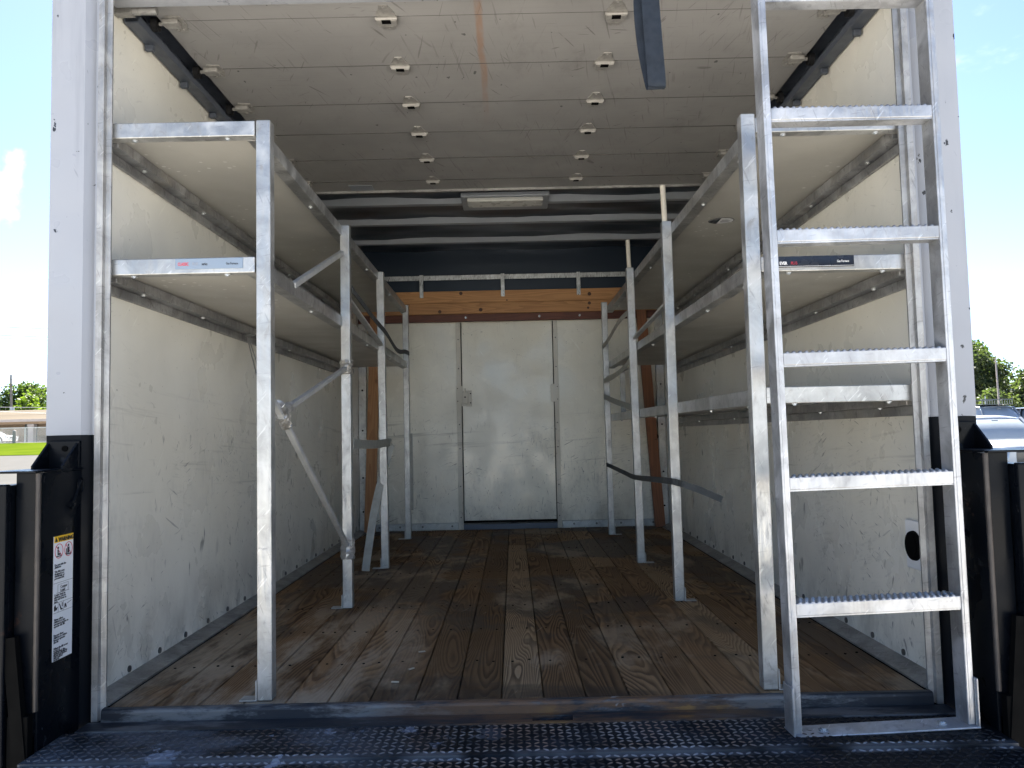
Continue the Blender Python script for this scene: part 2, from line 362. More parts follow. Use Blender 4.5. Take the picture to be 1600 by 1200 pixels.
class MB:
    """collects shapes and links them as one mesh object"""
    def __init__(s): s.bm = bmesh.new()
    def _mi(s, fs, mi):
        for f in fs: f.material_index = mi
    def box(s, x, y, z, bev=0, mi=0):
        g = bmesh.ops.create_cube(s.bm, size=1)
        vs = g['verts']
        for v in vs:
            v.co = Vector((x[0] if v.co.x < 0 else x[1], y[0] if v.co.y < 0 else y[1], z[0] if v.co.z < 0 else z[1]))
        fs = set(f for v in vs for f in v.link_faces); s._mi(fs, mi)
        if bev:
            es = list(set(e for v in vs for e in v.link_edges))
            r = bmesh.ops.bevel(s.bm, geom=es, offset=bev, segments=2, profile=.5, affect='EDGES'); s._mi(r['faces'], mi)
        return s
    def bar(s, p, q, w, t, up=(0, 0, 1), bev=0, mi=0):
        p, q = Vector(p), Vector(q); d = (q - p).normalized(); L = (q - p).length
        side = d.cross(Vector(up)).normalized(); u = side.cross(d)
        m = Matrix((side, d, u)).transposed().to_4x4(); m.translation = (p + q) / 2
        g = bmesh.ops.create_cube(s.bm, size=1, matrix=m @ Matrix.Diagonal((w, L, t, 1)))
        vs = g['verts']; s._mi(set(f for v in vs for f in v.link_faces), mi)
        if bev:
            es = list(set(e for v in vs for e in v.link_edges))
            r = bmesh.ops.bevel(s.bm, geom=es, offset=bev, segments=2, profile=.5, affect='EDGES'); s._mi(r['faces'], mi)
        return s
    def cyl(s, p, q, r, n=16, r2=None, mi=0, cap=True):
        p, q = Vector(p), Vector(q); d = q - p
        m = d.to_track_quat('Z', 'Y').to_matrix().to_4x4(); m.translation = (p + q) / 2
        g = bmesh.ops.create_cone(s.bm, cap_ends=cap, segments=n, radius1=r, radius2=r if r2 is None else r2, depth=d.length, matrix=m)
        s._mi(set(f for v in g['verts'] for f in v.link_faces), mi); return s
    def ball(s, c, r, sc=(1, 1, 1), u=10, v=7, mi=0):
        m = Matrix.Translation(c) @ Matrix.Diagonal((sc[0], sc[1], sc[2], 1))
        g = bmesh.ops.create_uvsphere(s.bm, u_segments=u, v_segments=v, radius=r, matrix=m)
        fs = set(f for v_ in g['verts'] for f in v_.link_faces); s._mi(fs, mi)
        for f in fs: f.smooth = True
        return s
    def prism(s, pts, lo, hi, axis='z', mi=0):
        """polygon in the plane across axis, extruded from lo to hi"""
        def P(a, b, c): return {'z': (a, b, c), 'x': (c, a, b), 'y': (a, c, b)}[axis]
        A = [s.bm.verts.new(P(a, b, lo)) for a, b in pts]; B = [s.bm.verts.new(P(a, b, hi)) for a, b in pts]
        n = len(pts); fs = [s.bm.faces.new(A), s.bm.faces.new(B[::-1])]
        for i in range(n): fs.append(s.bm.faces.new((A[i], B[i], B[(i + 1) % n], A[(i + 1) % n])))
        s._mi(fs, mi); bmesh.ops.recalc_face_normals(s.bm, faces=fs); return s
    def ribbon(s, pts, width_dirs, w, t=.002, mi=0):
        """a strap: centre points, direction of its width at each, width and thickness"""
        n = len(pts); ring = []
        for i in range(n):
            p = Vector(pts[i]); d = (Vector(pts[min(n - 1, i + 1)]) - Vector(pts[max(0, i - 1)])).normalized()
            a = Vector(width_dirs[i] if isinstance(width_dirs, list) else width_dirs); a = (a - d * a.dot(d)).normalized()
            b = a.cross(d)
            ring.append([s.bm.verts.new(p + a * x * w / 2 + b * y * t / 2) for x, y in ((-1, -1), (1, -1), (1, 1), (-1, 1))])
        fs = []
        for i in range(n - 1):
            for j in range(4): fs.append(s.bm.faces.new((ring[i][j], ring[i][(j + 1) % 4], ring[i + 1][(j + 1) % 4], ring[i + 1][j])))
        fs.append(s.bm.faces.new(ring[0][::-1])); fs.append(s.bm.faces.new(ring[-1]))
        bmesh.ops.recalc_face_normals(s.bm, faces=fs); s._mi(fs, mi); return s
    def build(s, name, mats, parent=None, world=True, smooth=False):
        me = bpy.data.meshes.new(name)
        if smooth:
            for f in s.bm.faces: f.smooth = True
        s.bm.to_mesh(me); s.bm.free()
        for m in (mats if isinstance(mats, (list, tuple)) else [mats]): me.materials.append(m)
        o = link(bpy.data.objects.new(name, me))
        if parent:
            o.parent = parent
            if world and parent.type == 'EMPTY': o.location = -Vector(parent.location)
        return o
def box(name, x, y, z, m, parent=None, bev=0, world=True): return MB().box(x, y, z, bev).build(name, m, parent, world)
def put_copy(src, parent, loc, rot=None, scale=None):
    c = src.copy(); link(c); c.parent = parent; c.location = loc
    if rot is not None: c.rotation_euler = rot
    if scale is not None: c.scale = scale
    return c
def text_mesh(name, body, size, matrix, mat, parent, align='LEFT', spacing=1., bold=0., ext=.0003):
    cu = bpy.data.curves.new(name, 'FONT'); cu.body = body; cu.size = size; cu.align_x = align; cu.extrude = ext
    cu.space_line = spacing; cu.offset = bold; cu.resolution_u = 2
    t = bpy.data.objects.new(name, cu); COL.objects.link(t)
    dg = bpy.context.evaluated_depsgraph_get()
    me = bpy.data.meshes.new_from_object(t.evaluated_get(dg))
    bpy.data.objects.remove(t); bpy.data.curves.remove(cu)
    me.transform(matrix); me.materials.clear(); me.materials.append(mat); me.name = name
    o = link(bpy.data.objects.new(name, me)); o.parent = parent
    return o
def frame(origin, xdir, ydir):
    x, y = Vector(xdir).normalized(), Vector(ydir).normalized(); z = x.cross(y)
    m = Matrix((x, y, z)).transposed().to_4x4(); m.translation = origin; return m

# ------------------------------------------------------------------ camera
cam = bpy.data.cameras.new('camera'); co = link(bpy.data.objects.new('camera', cam)); scene.camera = co
cam.sensor_width = 36; cam.lens = 1250 / 1600 * 36; cam.clip_start = .05; cam.clip_end = 2000
pit, rol = R(3.62), R(1.24)
fw = Vector((0, math.cos(pit), math.sin(pit))); r0 = Vector((1, 0, 0)); u0 = r0.cross(fw)
rt = math.cos(rol) * r0 - math.sin(rol) * u0; up = math.sin(rol) * r0 + math.cos(rol) * u0
m = Matrix((rt, up, -fw)).transposed().to_4x4(); m.translation = (.0045, -2.2715, .6966)
co.matrix_world = m

# ------------------------------------------------------------------ light
SUN_EL, SUN_AZ = R(50), R(-4)          # azimuth from +Y towards +X: the sun stands ahead of the truck
w = bpy.data.worlds.new('World'); scene.world = w; w.use_nodes = True
nt = w.node_tree; nt.nodes.clear()
sky = nt.nodes.new('ShaderNodeTexSky'); sky.sky_type = 'NISHITA'; sky.sun_disc = False
sky.sun_elevation = SUN_EL; sky.sun_rotation = SUN_AZ; sky.air_density = .6; sky.dust_density = .3; sky.ozone_density = 2.2
bg = nt.nodes.new('ShaderNodeBackground'); bg.inputs[1].default_value = .05
wo = nt.nodes.new('ShaderNodeOutputWorld')
tc = nt.nodes.new('ShaderNodeTexCoord'); mp = nt.nodes.new('ShaderNodeMapping'); mp.inputs['Scale'].default_value = (1, 1, 2.4)
nz = nt.nodes.new('ShaderNodeTexNoise'); nz.inputs['Scale'].default_value = 3.1; nz.inputs['Detail'].default_value = 7; nz.inputs['Roughness'].default_value = .58
mr = nt.nodes.new('ShaderNodeMapRange'); mr.interpolation_type = 'SMOOTHSTEP'; mr.inputs['From Min'].default_value = .63; mr.inputs['From Max'].default_value = .80; mr.inputs['To Max'].default_value = .8
mx = nt.nodes.new('ShaderNodeMix'); mx.data_type = 'RGBA'; mx.inputs['B'].default_value = (7, 7.2, 7.5, 1)
L = nt.links.new
L(tc.outputs['Generated'], mp.inputs[0]); L(mp.outputs[0], nz.inputs['Vector']); L(nz.outputs[0], mr.inputs['Value']); pass
cd = (rt * (24 - 800) / 1250 + up * (600 - 292) / 1250 + fw).normalized()      # one small cloud low on the left
dn = nt.nodes.new('ShaderNodeVectorMath'); dn.operation = 'DISTANCE'; dn.inputs[1].default_value = cd; L(tc.outputs['Generated'], dn.inputs[0])
n2 = nt.nodes.new('ShaderNodeTexNoise'); n2.inputs['Scale'].default_value = 17; n2.inputs['Detail'].default_value = 6; L(tc.outputs['Generated'], n2.inputs['Vector'])
m1 = nt.nodes.new('ShaderNodeMath'); m1.operation = 'MULTIPLY_ADD'; m1.inputs[1].default_value = .16; m1.inputs[2].default_value = -.08; L(n2.outputs[0], m1.inputs[0])
m2 = nt.nodes.new('ShaderNodeMath'); m2.operation = 'ADD'; L(dn.outputs['Value'], m2.inputs[0]); L(m1.outputs[0], m2.inputs[1])
r3 = nt.nodes.new('ShaderNodeMapRange'); r3.interpolation_type = 'SMOOTHSTEP'; r3.inputs['From Min'].default_value = .034; r3.inputs['From Max'].default_value = .002; r3.inputs['To Max'].default_value = .7; L(m2.outputs[0], r3.inputs['Value'])
ma = nt.nodes.new('ShaderNodeMath'); ma.operation = 'MAXIMUM'; L(mr.outputs[0], ma.inputs[0]); L(r3.outputs[0], ma.inputs[1]); L(ma.outputs[0], mx.inputs['Factor'])
L(sky.outputs[0], mx.inputs['A']); L(mx.outputs['Result'], bg.inputs[0]); L(bg.outputs[0], wo.inputs[0])
sd = bpy.data.lights.new('sun', 'SUN'); so = link(bpy.data.objects.new('sun', sd)); sd.energy = 5.0; sd.angle = R(.5); sd.color = (1, .95, .86)
sv = Vector((math.sin(SUN_AZ) * math.cos(SUN_EL), math.cos(SUN_AZ) * math.cos(SUN_EL), math.sin(SUN_EL)))
so.rotation_euler = sv.to_track_quat('Z', 'Y').to_euler(); so.location = sv * 30
vs = scene.view_settings; vs.view_transform = 'Standard'; vs.look = 'None'; vs.gamma = 1; vs.use_curve_mapping = False
vs.exposure = 2.88
scene.cycles.max_bounces = 12; scene.cycles.diffuse_bounces = 10; scene.cycles.glossy_bounces = 4
scene.cycles.use_denoising = True

# ------------------------------------------------------------------ the truck body
GZ = -.85
truck = thing('box_truck', 'white box truck body seen through its open rear, cream walls, bare plank floor', 'truck', (0, 1.8, GZ))
W = 1.145
for s in (-1, 1):
    wall = MB().box((s * W, s * 1.149) if s > 0 else (s * 1.149, s * W), (-.0975, 3.86), (-.04, 2.12)).build('side_wall', M['frp'], truck)
    MB().box((1.1495, 1.24) if s > 0 else (-1.24, -1.1495), (-.02, 3.858), (-.05, 2.118)).build('outer_skin', M['white'], truck)
    # rivets along the foot of the wall
    for i in range(17):
        p = Vector((s * W, .138 + .2035 * i, .031))
        if i == 0:
            rv = MB().cyl((0, 0, 0), (-s * .004, 0, 0), .0095, 14).cyl((-s * .004, 0, 0), (-s * .0055, 0, 0), .006, 12).build('rivet', M['screw'], wall, False)
            rv.location = p
        else: put_copy(rv, wall, p)
    MB().prism([(s * W * .9995, 0), (s * 1.085, 0), (s * 1.085, .006), (s * (W - .004), .018), (s * W * .9995, .018)], -.095, 3.70, 'y').build('floor_edge_strip', M['alu_jamb'], wall)

# plank floor: every board its own width, with butt joints
fl = bmesh.new(); lay = fl.faces.layers.float.new('rnd')
x = -1.083; widths = []
while x < 1.06:
    wd = random.choice((.112, .118, .121, .116)); wd = min(wd, 1.083 - x); widths.append((x, x + wd)); x += wd
for a, b in widths:
    ys = [-.105]
    if random.random() < .45: ys.append(random.uniform(.5, 3.0))
    ys.append(3.712)
    for y0, y1 in zip(ys, ys[1:]):
        g = bmesh.ops.create_cube(fl, size=1); vsx = g['verts']; dz = random.uniform(-.0012, .0008)
        for v in vsx: v.co = Vector((a + .0016 if v.co.x < 0 else b - .0016, y0 + .0015 if v.co.y < 0 else y1 - .0015, -.035 if v.co.z < 0 else dz))
        fs = list(set(f for v in vsx for f in v.link_faces)); es = list(set(e for v in vsx for e in v.link_edges if all(abs(q.co.z - dz) < 1e-5 for q in e.verts)))
        r = random.random()
        for f in fs: f[lay] = r
        rb = bmesh.ops.bevel(fl, geom=es, offset=.0022, segments=1, affect='EDGES')
        for f in rb['faces']: f[lay] = r
me = bpy.data.meshes.new('floor'); fl.to_mesh(me); fl.free(); me.materials.append(M['floor'])
floor = link(bpy.data.objects.new('floor', me)); floor.parent = truck; floor.location = -Vector(truck.location)
floor['label'] = 'dark worn wooden plank floor'
box('subfloor', (-1.235, 1.235), (-.10, 3.855), (-.075, -.037), M['slot'], floor)
# nail heads in rows
nb = MB()
for a, b in widths:
    for yy in [.25 + .405 * i for i in range(9)]:
        for q in (.28, .72):
            if random.random() < .8:
                cx, cy = a + (b - a) * q + random.uniform(-.006, .006), yy + random.uniform(-.012, .012)
                nb.cyl((cx, cy, -.002), (cx, cy, .0012), .0042, 7)
no = nb.build('nail_heads', M['slot'], floor); no['kind'] = 'stuff'

# front bulkhead with its door
fw_ = MB()
fw_.box((-1.145, -.41), (3.74, 3.86), (-.06, 1.775)).box((.352, 1.145), (3.74, 3.86), (-.06, 1.775)).box((-.41, .352), (3.74, 3.86), (1.56, 1.775))
bulk = fw_.build('front_wall', M['frp_front'], truck)
box('upper_front_panel', (-1.145, 1.145), (3.742, 3.86), (1.776, 2.12), M['roof'], truck)
door = box('bulkhead_door', (-.3705, .3165), (3.752, 3.79), (.062, 1.575), M['frp_front'], truck, .002)
door['label'] = 'scuffed cream bulkhead door with a small latch'
box('door_threshold', (-.4095, .3515), (3.73, 3.86), (-.06, .038), M['track'], bulk)
box('door_backing', (-.41, .352), (3.80, 3.85), (.04, 1.56), M['slot'], bulk)
for xa, xb in ((-.412, -.377), (.322, .354)):
    t = MB().box((xa, xb), (3.722, 3.742), (.0, 1.58), .001)
    st = t.build('door_trim', M['trim_white'], bulk)
    for zz in (.09, .32, .60, .78, 1.2, 1.42):
        MB().cyl(((xa + xb) / 2, 3.722, zz), ((xa + xb) / 2, 3.719, zz), .005, 10).build('screw', M['screw'], bulk)
for xa, xb in ((-1.08, -.414), (.356, 1.08)):
    kp = box('kick_plate', (xa, xb), (3.715, 3.742), (.0, .052), M['alu'], bulk, .002)
    for q in (.12, .35, .6, .93):
        xx = xa + (xb - xa) * q
        MB().cyl((xx, 3.715, .028), (xx, 3.711, .028), .008, 10).build('screw', M['screw'], bulk)
# latch on the left jamb, strike plate on the right
lt = MB().box((-.345, -.300), (3.744, 3.752), (.915, 1.035), .001).box((-.383, -.345), (3.744, 3.752), (.918, .945), .001).box((-.383, -.345), (3.744, 3.752), (1.0, 1.03), .001)
lt.box((-.372, -.327), (3.728, 3.744), (.935, 1.022), .003).cyl((-.35, 3.735, 1.0), (-.35, 3.735, 1.05), .006, 10)
latch = lt.build('latch', M['trim_white'], door)
for zz in (.942, 1.012): MB().cyl((-.309, 3.744, zz), (-.309, 3.741, zz), .005, 10).build('screw', M['slot'], door)
MB().cyl((-.35, 3.728, .985), (-.35, 3.726, .985), .006, 10).build('keyhole', M['slot'], door)
for xa, xb in ((-.416, -.368), (.296, .356)):
    box('strike_plate', (xa, xb), (3.716, 3.7215), (.937, 1.068), M['trim_white'], bulk, .001)
    for zz in (.955, 1.05):
        xx = xa + .012 if xa < 0 else xb - .012
        MB().cyl((xx, 3.7165, zz), (xx, 3.713, zz), .004, 8).build('screw', M['slot'], bulk)
# aluminium corner posts of the bulkhead
for s, c in ((-1, (-1.143, -1.085)), (1, (1.085, 1.143))):
    cp = box('corner_trim', c, (3.692, 3.738), (.0, 1.775), M['alu'], bulk, .002)
    for zz in (.15, .4, .75, 1.05, 1.3):
        MB().cyl(((c[0] + c[1]) / 2, 3.692, zz), ((c[0] + c[1]) / 2, 3.688, zz), .007, 10).build('screw', M['slot'], bulk)
# galvanised rail with three hangers
rail = MB().prism([(3.742, 1.905), (3.70, 1.905), (3.70, 1.87), (3.704, 1.87), (3.704, 1.901), (3.742, 1.901)], -1.13, 1.13, 'x').build('hanger_rail', M['galv'], truck)
for hx in (-.656, -.049, .517):
    MB().box((hx - .014, hx + .014), (3.643, 3.648), (1.728, 1.90), .001).box((hx - .0139, hx + .0139), (3.648, 3.70), (1.893, 1.897)).cyl((hx, 3.643, 1.742), (hx, 3.637, 1.742), .008, 10).build('hanger', M['galv'], rail)

# roof, bows and dome lamp
rb = bmesh.new()
nx, ny = 14, 60
gv = [[rb.verts.new((-1.24 + 2.48 * i / nx, -.1 + 3.96 * j / ny, 2.105 + .012 * math.sin(j * 1.7 + .6 * math.sin(i * .8)) * math.sin(i * 1.1 + j * .3))) for j in range(ny + 1)] for i in range(nx + 1)]
gt = [[rb.verts.new((-1.25 + 2.5 * i / nx, -.1 + 3.96 * j / ny, 2.22)) for j in range(ny + 1)] for i in range(nx + 1)]
for i in range(nx):
    for j in range(ny):
        f = rb.faces.new((gv[i][j], gv[i][j + 1], gv[i + 1][j + 1], gv[i + 1][j])); f.smooth = True
        rb.faces.new((gt[i][j], gt[i + 1][j], gt[i + 1][j + 1], gt[i][j + 1]))
for j in range(ny):
    rb.faces.new((gv[0][j], gt[0][j], gt[0][j + 1], gv[0][j + 1])); rb.faces.new((gv[nx][j], gv[nx][j + 1], gt[nx][j + 1], gt[nx][j]))
for i in range(nx):
    rb.faces.new((gv[i][0], gv[i + 1][0], gt[i + 1][0], gt[i][0])); rb.faces.new((gv[i][ny], gt[i][ny], gt[i + 1][ny], gv[i + 1][ny]))
rm = bpy.data.meshes.new('roof'); rb.to_mesh(rm); rb.free(); rm.materials.append(M['roof'])
roof = link(bpy.data.objects.new('roof', rm)); roof.parent = truck; roof.location = -Vector(truck.location)
for yb in (1.98, 2.42, 2.86, 3.38):
    MB().prism([(yb - .045, 2.115), (yb - .022, 2.072), (yb + .022, 2.072), (yb + .045, 2.115)], -1.143, 1.143, 'x').build('roof_bow', M['bow'], roof)
lampo = MB().box((-.265, .24), (2.19, 2.47), (2.048, 2.075), .006).build('dome_lamp', M['bow'], roof)
MB().box((-.23, .205), (2.2, 2.335), (2.030, 2.05), .006).build('lamp_lens', M['lamp'], lampo) if False else None
ll = MB().box((-.23, .205), (2.21, 2.34), (2.026, 2.049), .007).build('lamp_lens', M['lamp'], roof)

# rear door frame
for s in (-1, 1):
    pts = [(s * 1.25, -.12), (s * 1.157, -.12), (s * 1.136, -.10), (s * 1.122, -.10), (s * 1.122, -.0977), (s * 1.150, -.0977), (s * 1.150, -.022), (s * 1.25, -.022)]
    MB().prism(pts, .721, 2.32).build('rear_post', M['white'], truck)
    pb = [(a * .9993, b + .001) for a, b in pts]
    MB().prism(pb, -.30, .7205).build('rear_post_base', M['black_post'], truck)
    jp = [(s * 1.1215, -.118), (s * 1.105, -.118), (s * 1.103, -.106), (s * 1.0895, -.104), (s * 1.0895, -.098), (s * 1.1215, -.098)]
    MB().prism(jp, -.034, 1.949).build('door_jamb', M['alu_jamb'], truck)
    # door track: a channel open towards the middle
    tp = [(s * 1.138, 1.958), (s * 1.096, 1.958), (s * 1.090, 1.975), (s * 1.094, 1.976), (s * 1.099, 1.962), (s * 1.134, 1.962), (s * 1.134, 2.036), (s * 1.086, 2.036), (s * 1.086, 2.04), (s * 1.138, 2.04)]
    tr = MB().prism(tp, .06, 2.02, 'y').build('door_track', M['track'], truck)
    for i in range(7):
        yy = .2 + .27 * i
        MB().box((s * 1.138, s * 1.112) if s < 0 else (1.112, 1.138), (yy - .009, yy + .009), (1.938, 1.9575), .003).build('track_bracket', M['track'], tr)
box('rear_header', (-1.1215, 1.1215), (-.119, -.024), (1.956, 2.32), M['white'], truck, .004)
MB().cyl((-1.09, .015, 1.968), (-1.02, .015, 1.968), .012, 12).box((-1.14, -1.09), (.0, .03), (1.956, 1.98)).build('door_stop', M['alu_jamb'], truck)

# roll-up door lying open under the roof, its sections hinged together
joints = [.03, .138, .467, .79, 1.095, 1.42, 1.742, 1.912]
db = MB()
for a, b in zip(joints, joints[1:]):
    db.box((-1.062, 1.062), (a + .0006, b - .0008), (2.0022 + .0006 * joints.index(a), 2.03))
dr = db.build('roll_up_door', M['door'], truck)
box('door_backing', (-1.06, 1.06), (.035, 1.9), (2.031, 2.036), M['slot'], dr)  # unseen dark sheet added to block light leaking through the door joints
for jy in joints[1:-1]: box('seam_shade_strip', (-1.06, 1.06), (jy - .0008, jy + .0006), (2.0016, 2.02), M['seam'], dr)  # dark strips painted as the shadow lines of the section gaps
dr['label'] = 'grey painted roll-up door pushed open, hinged sections seen from below'
box('door_edge_angle', (-1.06, 1.06), (1.905, 1.918), (1.994, 2.028), M['alu_jamb'], dr)
box('data_plate', (-.82, -.70), (1.80, 1.885), (2.0005, 2.003), M['bow'], dr)
def hinge_mesh():
    h = MB()
    # leaf on the near section: rounded triangle; leaf on the far section: house shape; knuckle with a slot
    h.prism([(-.036, .0), (.036, .0), (.036, .034), (.015, .078), (-.015, .078), (-.036, .034)], -.0035, .0)
    h.prism([(-.032, .0), (-.03, -.014), (-.013, -.066), (.013, -.066), (.03, -.014), (.032, .0)], -.004, .0)
    h.prism([(-.031, -.004), (.031, -.004), (.029, .03), (-.029, .03)], -.018, -.0035)
    h.cyl((-.034, 0, -.008), (.034, 0, -.008), .0065, 10)
    for p in ((0, .064), (-.02, .040), (.02, .040), (0, -.055)):
        h.cyl((p[0], p[1], -.0035), (p[0], p[1], -.0065), .0045, 8)
    h.box((-.014, .014), (-.006, .012), (-.0195, -.0165), 0, 1)
    return h
h0 = None
for k_, jy in enumerate(joints[1:-1]):
    for hx in (-.362 - .003 * k_, .354):
        if h0 is None:
            h0 = hinge_mesh().build('hinge', [M['hinge'], M['slot']], dr, False); h0.location = (hx, jy, 2.0035)
        else: put_copy(h0, dr, (hx, jy, 2.0035), (random.uniform(-.03, .05), random.uniform(-.02, .02), random.uniform(-.09, .09)))
sh0 = ro0 = None
for k_, jy in enumerate(joints[1:-1]):
    for s in (-1, 1):
        if sh0 is None:
            q = MB()
            q.prism([(-.045, -.03), (.0, -.035), (.016, .0), (.008, .035), (-.016, .07), (-.034, .062), (-.048, .02)], -.004, 0)
            q.box((-.034, .016), (-.024, .014), (-.020, -.004), .004)
            q.cyl((.01, -.004, -.012), (.05, -.004, -.012), .006, 10)
            for p in ((-.026, .045), (-.008, .05)): q.cyl((p[0], p[1], -.004), (p[0], p[1], -.008), .006, 8)
            sh0 = q.build('roller_hinge', M['hinge'], dr, False)
            ro0 = MB().cyl((.0, 0, 0), (.018, 0, 0), .021, 18).cyl((-.003, 0, 0), (0, 0, 0), .008, 10).build('roller', M['rubber'], dr, False)
            a, b = sh0, ro0
        else: a, b = put_copy(sh0, dr, (0, 0, 0)), put_copy(ro0, dr, (0, 0, 0))
        a.location = (s * 1.036, jy, 2.003); b.location = (s * 1.068, jy - .004, 1.990)
        a.scale = (s, 1, 1); b.scale = (s, 1, 1)

# sill across the back of the floor
sl = MB().prism([(-.1125, -.05), (-.1125, .002), (-.126, .0015), (-.131, -.002), (-.1325, -.008), (-.1325, -.05)], -1.0885, 1.0885, 'x')
sl.build('sill', M['sill'], truck)
# wall socket low on the right wall
sk = MB().box((1.128, 1.1449), (-.045, .060), (.292, .43), .005).build('wall_socket', M['plastic_white'], truck)
MB().cyl((1.1285, .008, .36), (1.120, .008, .36), .042, 28, .040).cyl((1.120, .008, .36), (1.117, .008, .36), .030, 24).build('socket_cup', M['slot'], sk)

# chassis below the floor (the body rests on it)
ch = MB()
for s in (-1, 1): ch.box((s * .43 - .04, s * .43 + .04), (.05, 4.2), (-.30, -.075))
ch.build('chassis_rail', M['black_post'], truck)
for s in (-1, 1):
    wh = MB().cyl((s * .72, 2.9, -.47), (s * 1.18, 2.9, -.47), .38, 36).build('wheel', M['rubber'], truck)
    MB().cyl((s * 1.17, 2.9, -.47), (s * 1.19, 2.9, -.47), .21, 24).build('rim', M['galv'], wh)
MB().bar((-.75, 2.9, -.47), (.75, 2.9, -.47), .12, .12).build('axle', M['black_post'], truck)

# ------------------------------------------------------------------ tail lift
lift = thing('tail_lift', 'black steel tail lift with tread plate platform and tall side columns at the truck rear', 'tail lift', (0, -.5, GZ))
pl_ = MB()
pl_.box((-1.12, .038), (-.20, -.1335), (-.052, -.030)).box((.143, 1.12), (-.20, -.1335), (-.052, -.030)).box((.038, .143), (-.20, -.1885), (-.052, -.0301)).box((.038, .143), (-.152, -.1335), (-.052, -.0301))
sb = MB().box((.03, .15), (-.199, -.14), (-.075, -.0525)).build('slot_pocket', M['slot'], lift)
pl_.build('ramp_strip', M['sill'], lift)
tp = bmesh.new(); ll_ = tp.verts.layers.float.new('lug')
def plate(y0, y1, z):
    g = bmesh.ops.create_cube(tp, size=1)
    for v in g['verts']: v.co = Vector((-1.148 if v.co.x < 0 else 1.148, y0 if v.co.y < 0 else y1, z - .012 if v.co.z < 0 else z))
def lug(cx, cy, z, ang):
    a = Vector((math.cos(ang), math.sin(ang), 0)); b = Vector((-a.y, a.x, 0)); c = Vector((cx, cy, z))
    Lh, Wh, H = .0096, .0032, .0020
    base = [c + a * Lh * p + b * Wh * q for p, q in ((-1, 0), (-.5, -1), (.5, -1), (1, 0), (.5, 1), (-.5, 1))]
    top = [c + a * Lh * p * .72 + b * Wh * q * .55 + Vector((0, 0, H)) for p, q in ((-1, 0), (-.5, -1), (.5, -1), (1, 0), (.5, 1), (-.5, 1))]
    B = [tp.verts.new(v) for v in base]; T = [tp.verts.new(v) for v in top]
    for v in T: v[ll_] = 1.
    tp.faces.new(T)
    for i in range(6): tp.faces.new((B[i], B[(i + 1) % 6], T[(i + 1) % 6], T[i]))
plate(-.388, -.2005, -.034); plate(-1.25, -.390, -.040)
p_ = .0200
for zone, (y0, y1, z) in enumerate(((-.38, -.208, -.034), (-.92, -.398, -.040))):
    j = 0; yy = y1
    while yy > y0:
        i = 0; xx = -1.135
        while xx < 1.135:
            lug(xx, yy, z, R(38 if (i + j) % 2 else -38)); xx += p_; i += 1
        yy -= p_; j += 1
me = bpy.data.meshes.new('platform'); tp.to_mesh(me); tp.free(); me.materials.append(M['tread'])
plat = link(bpy.data.objects.new('platform', me)); plat.parent = lift; plat.location = -Vector(lift.location)
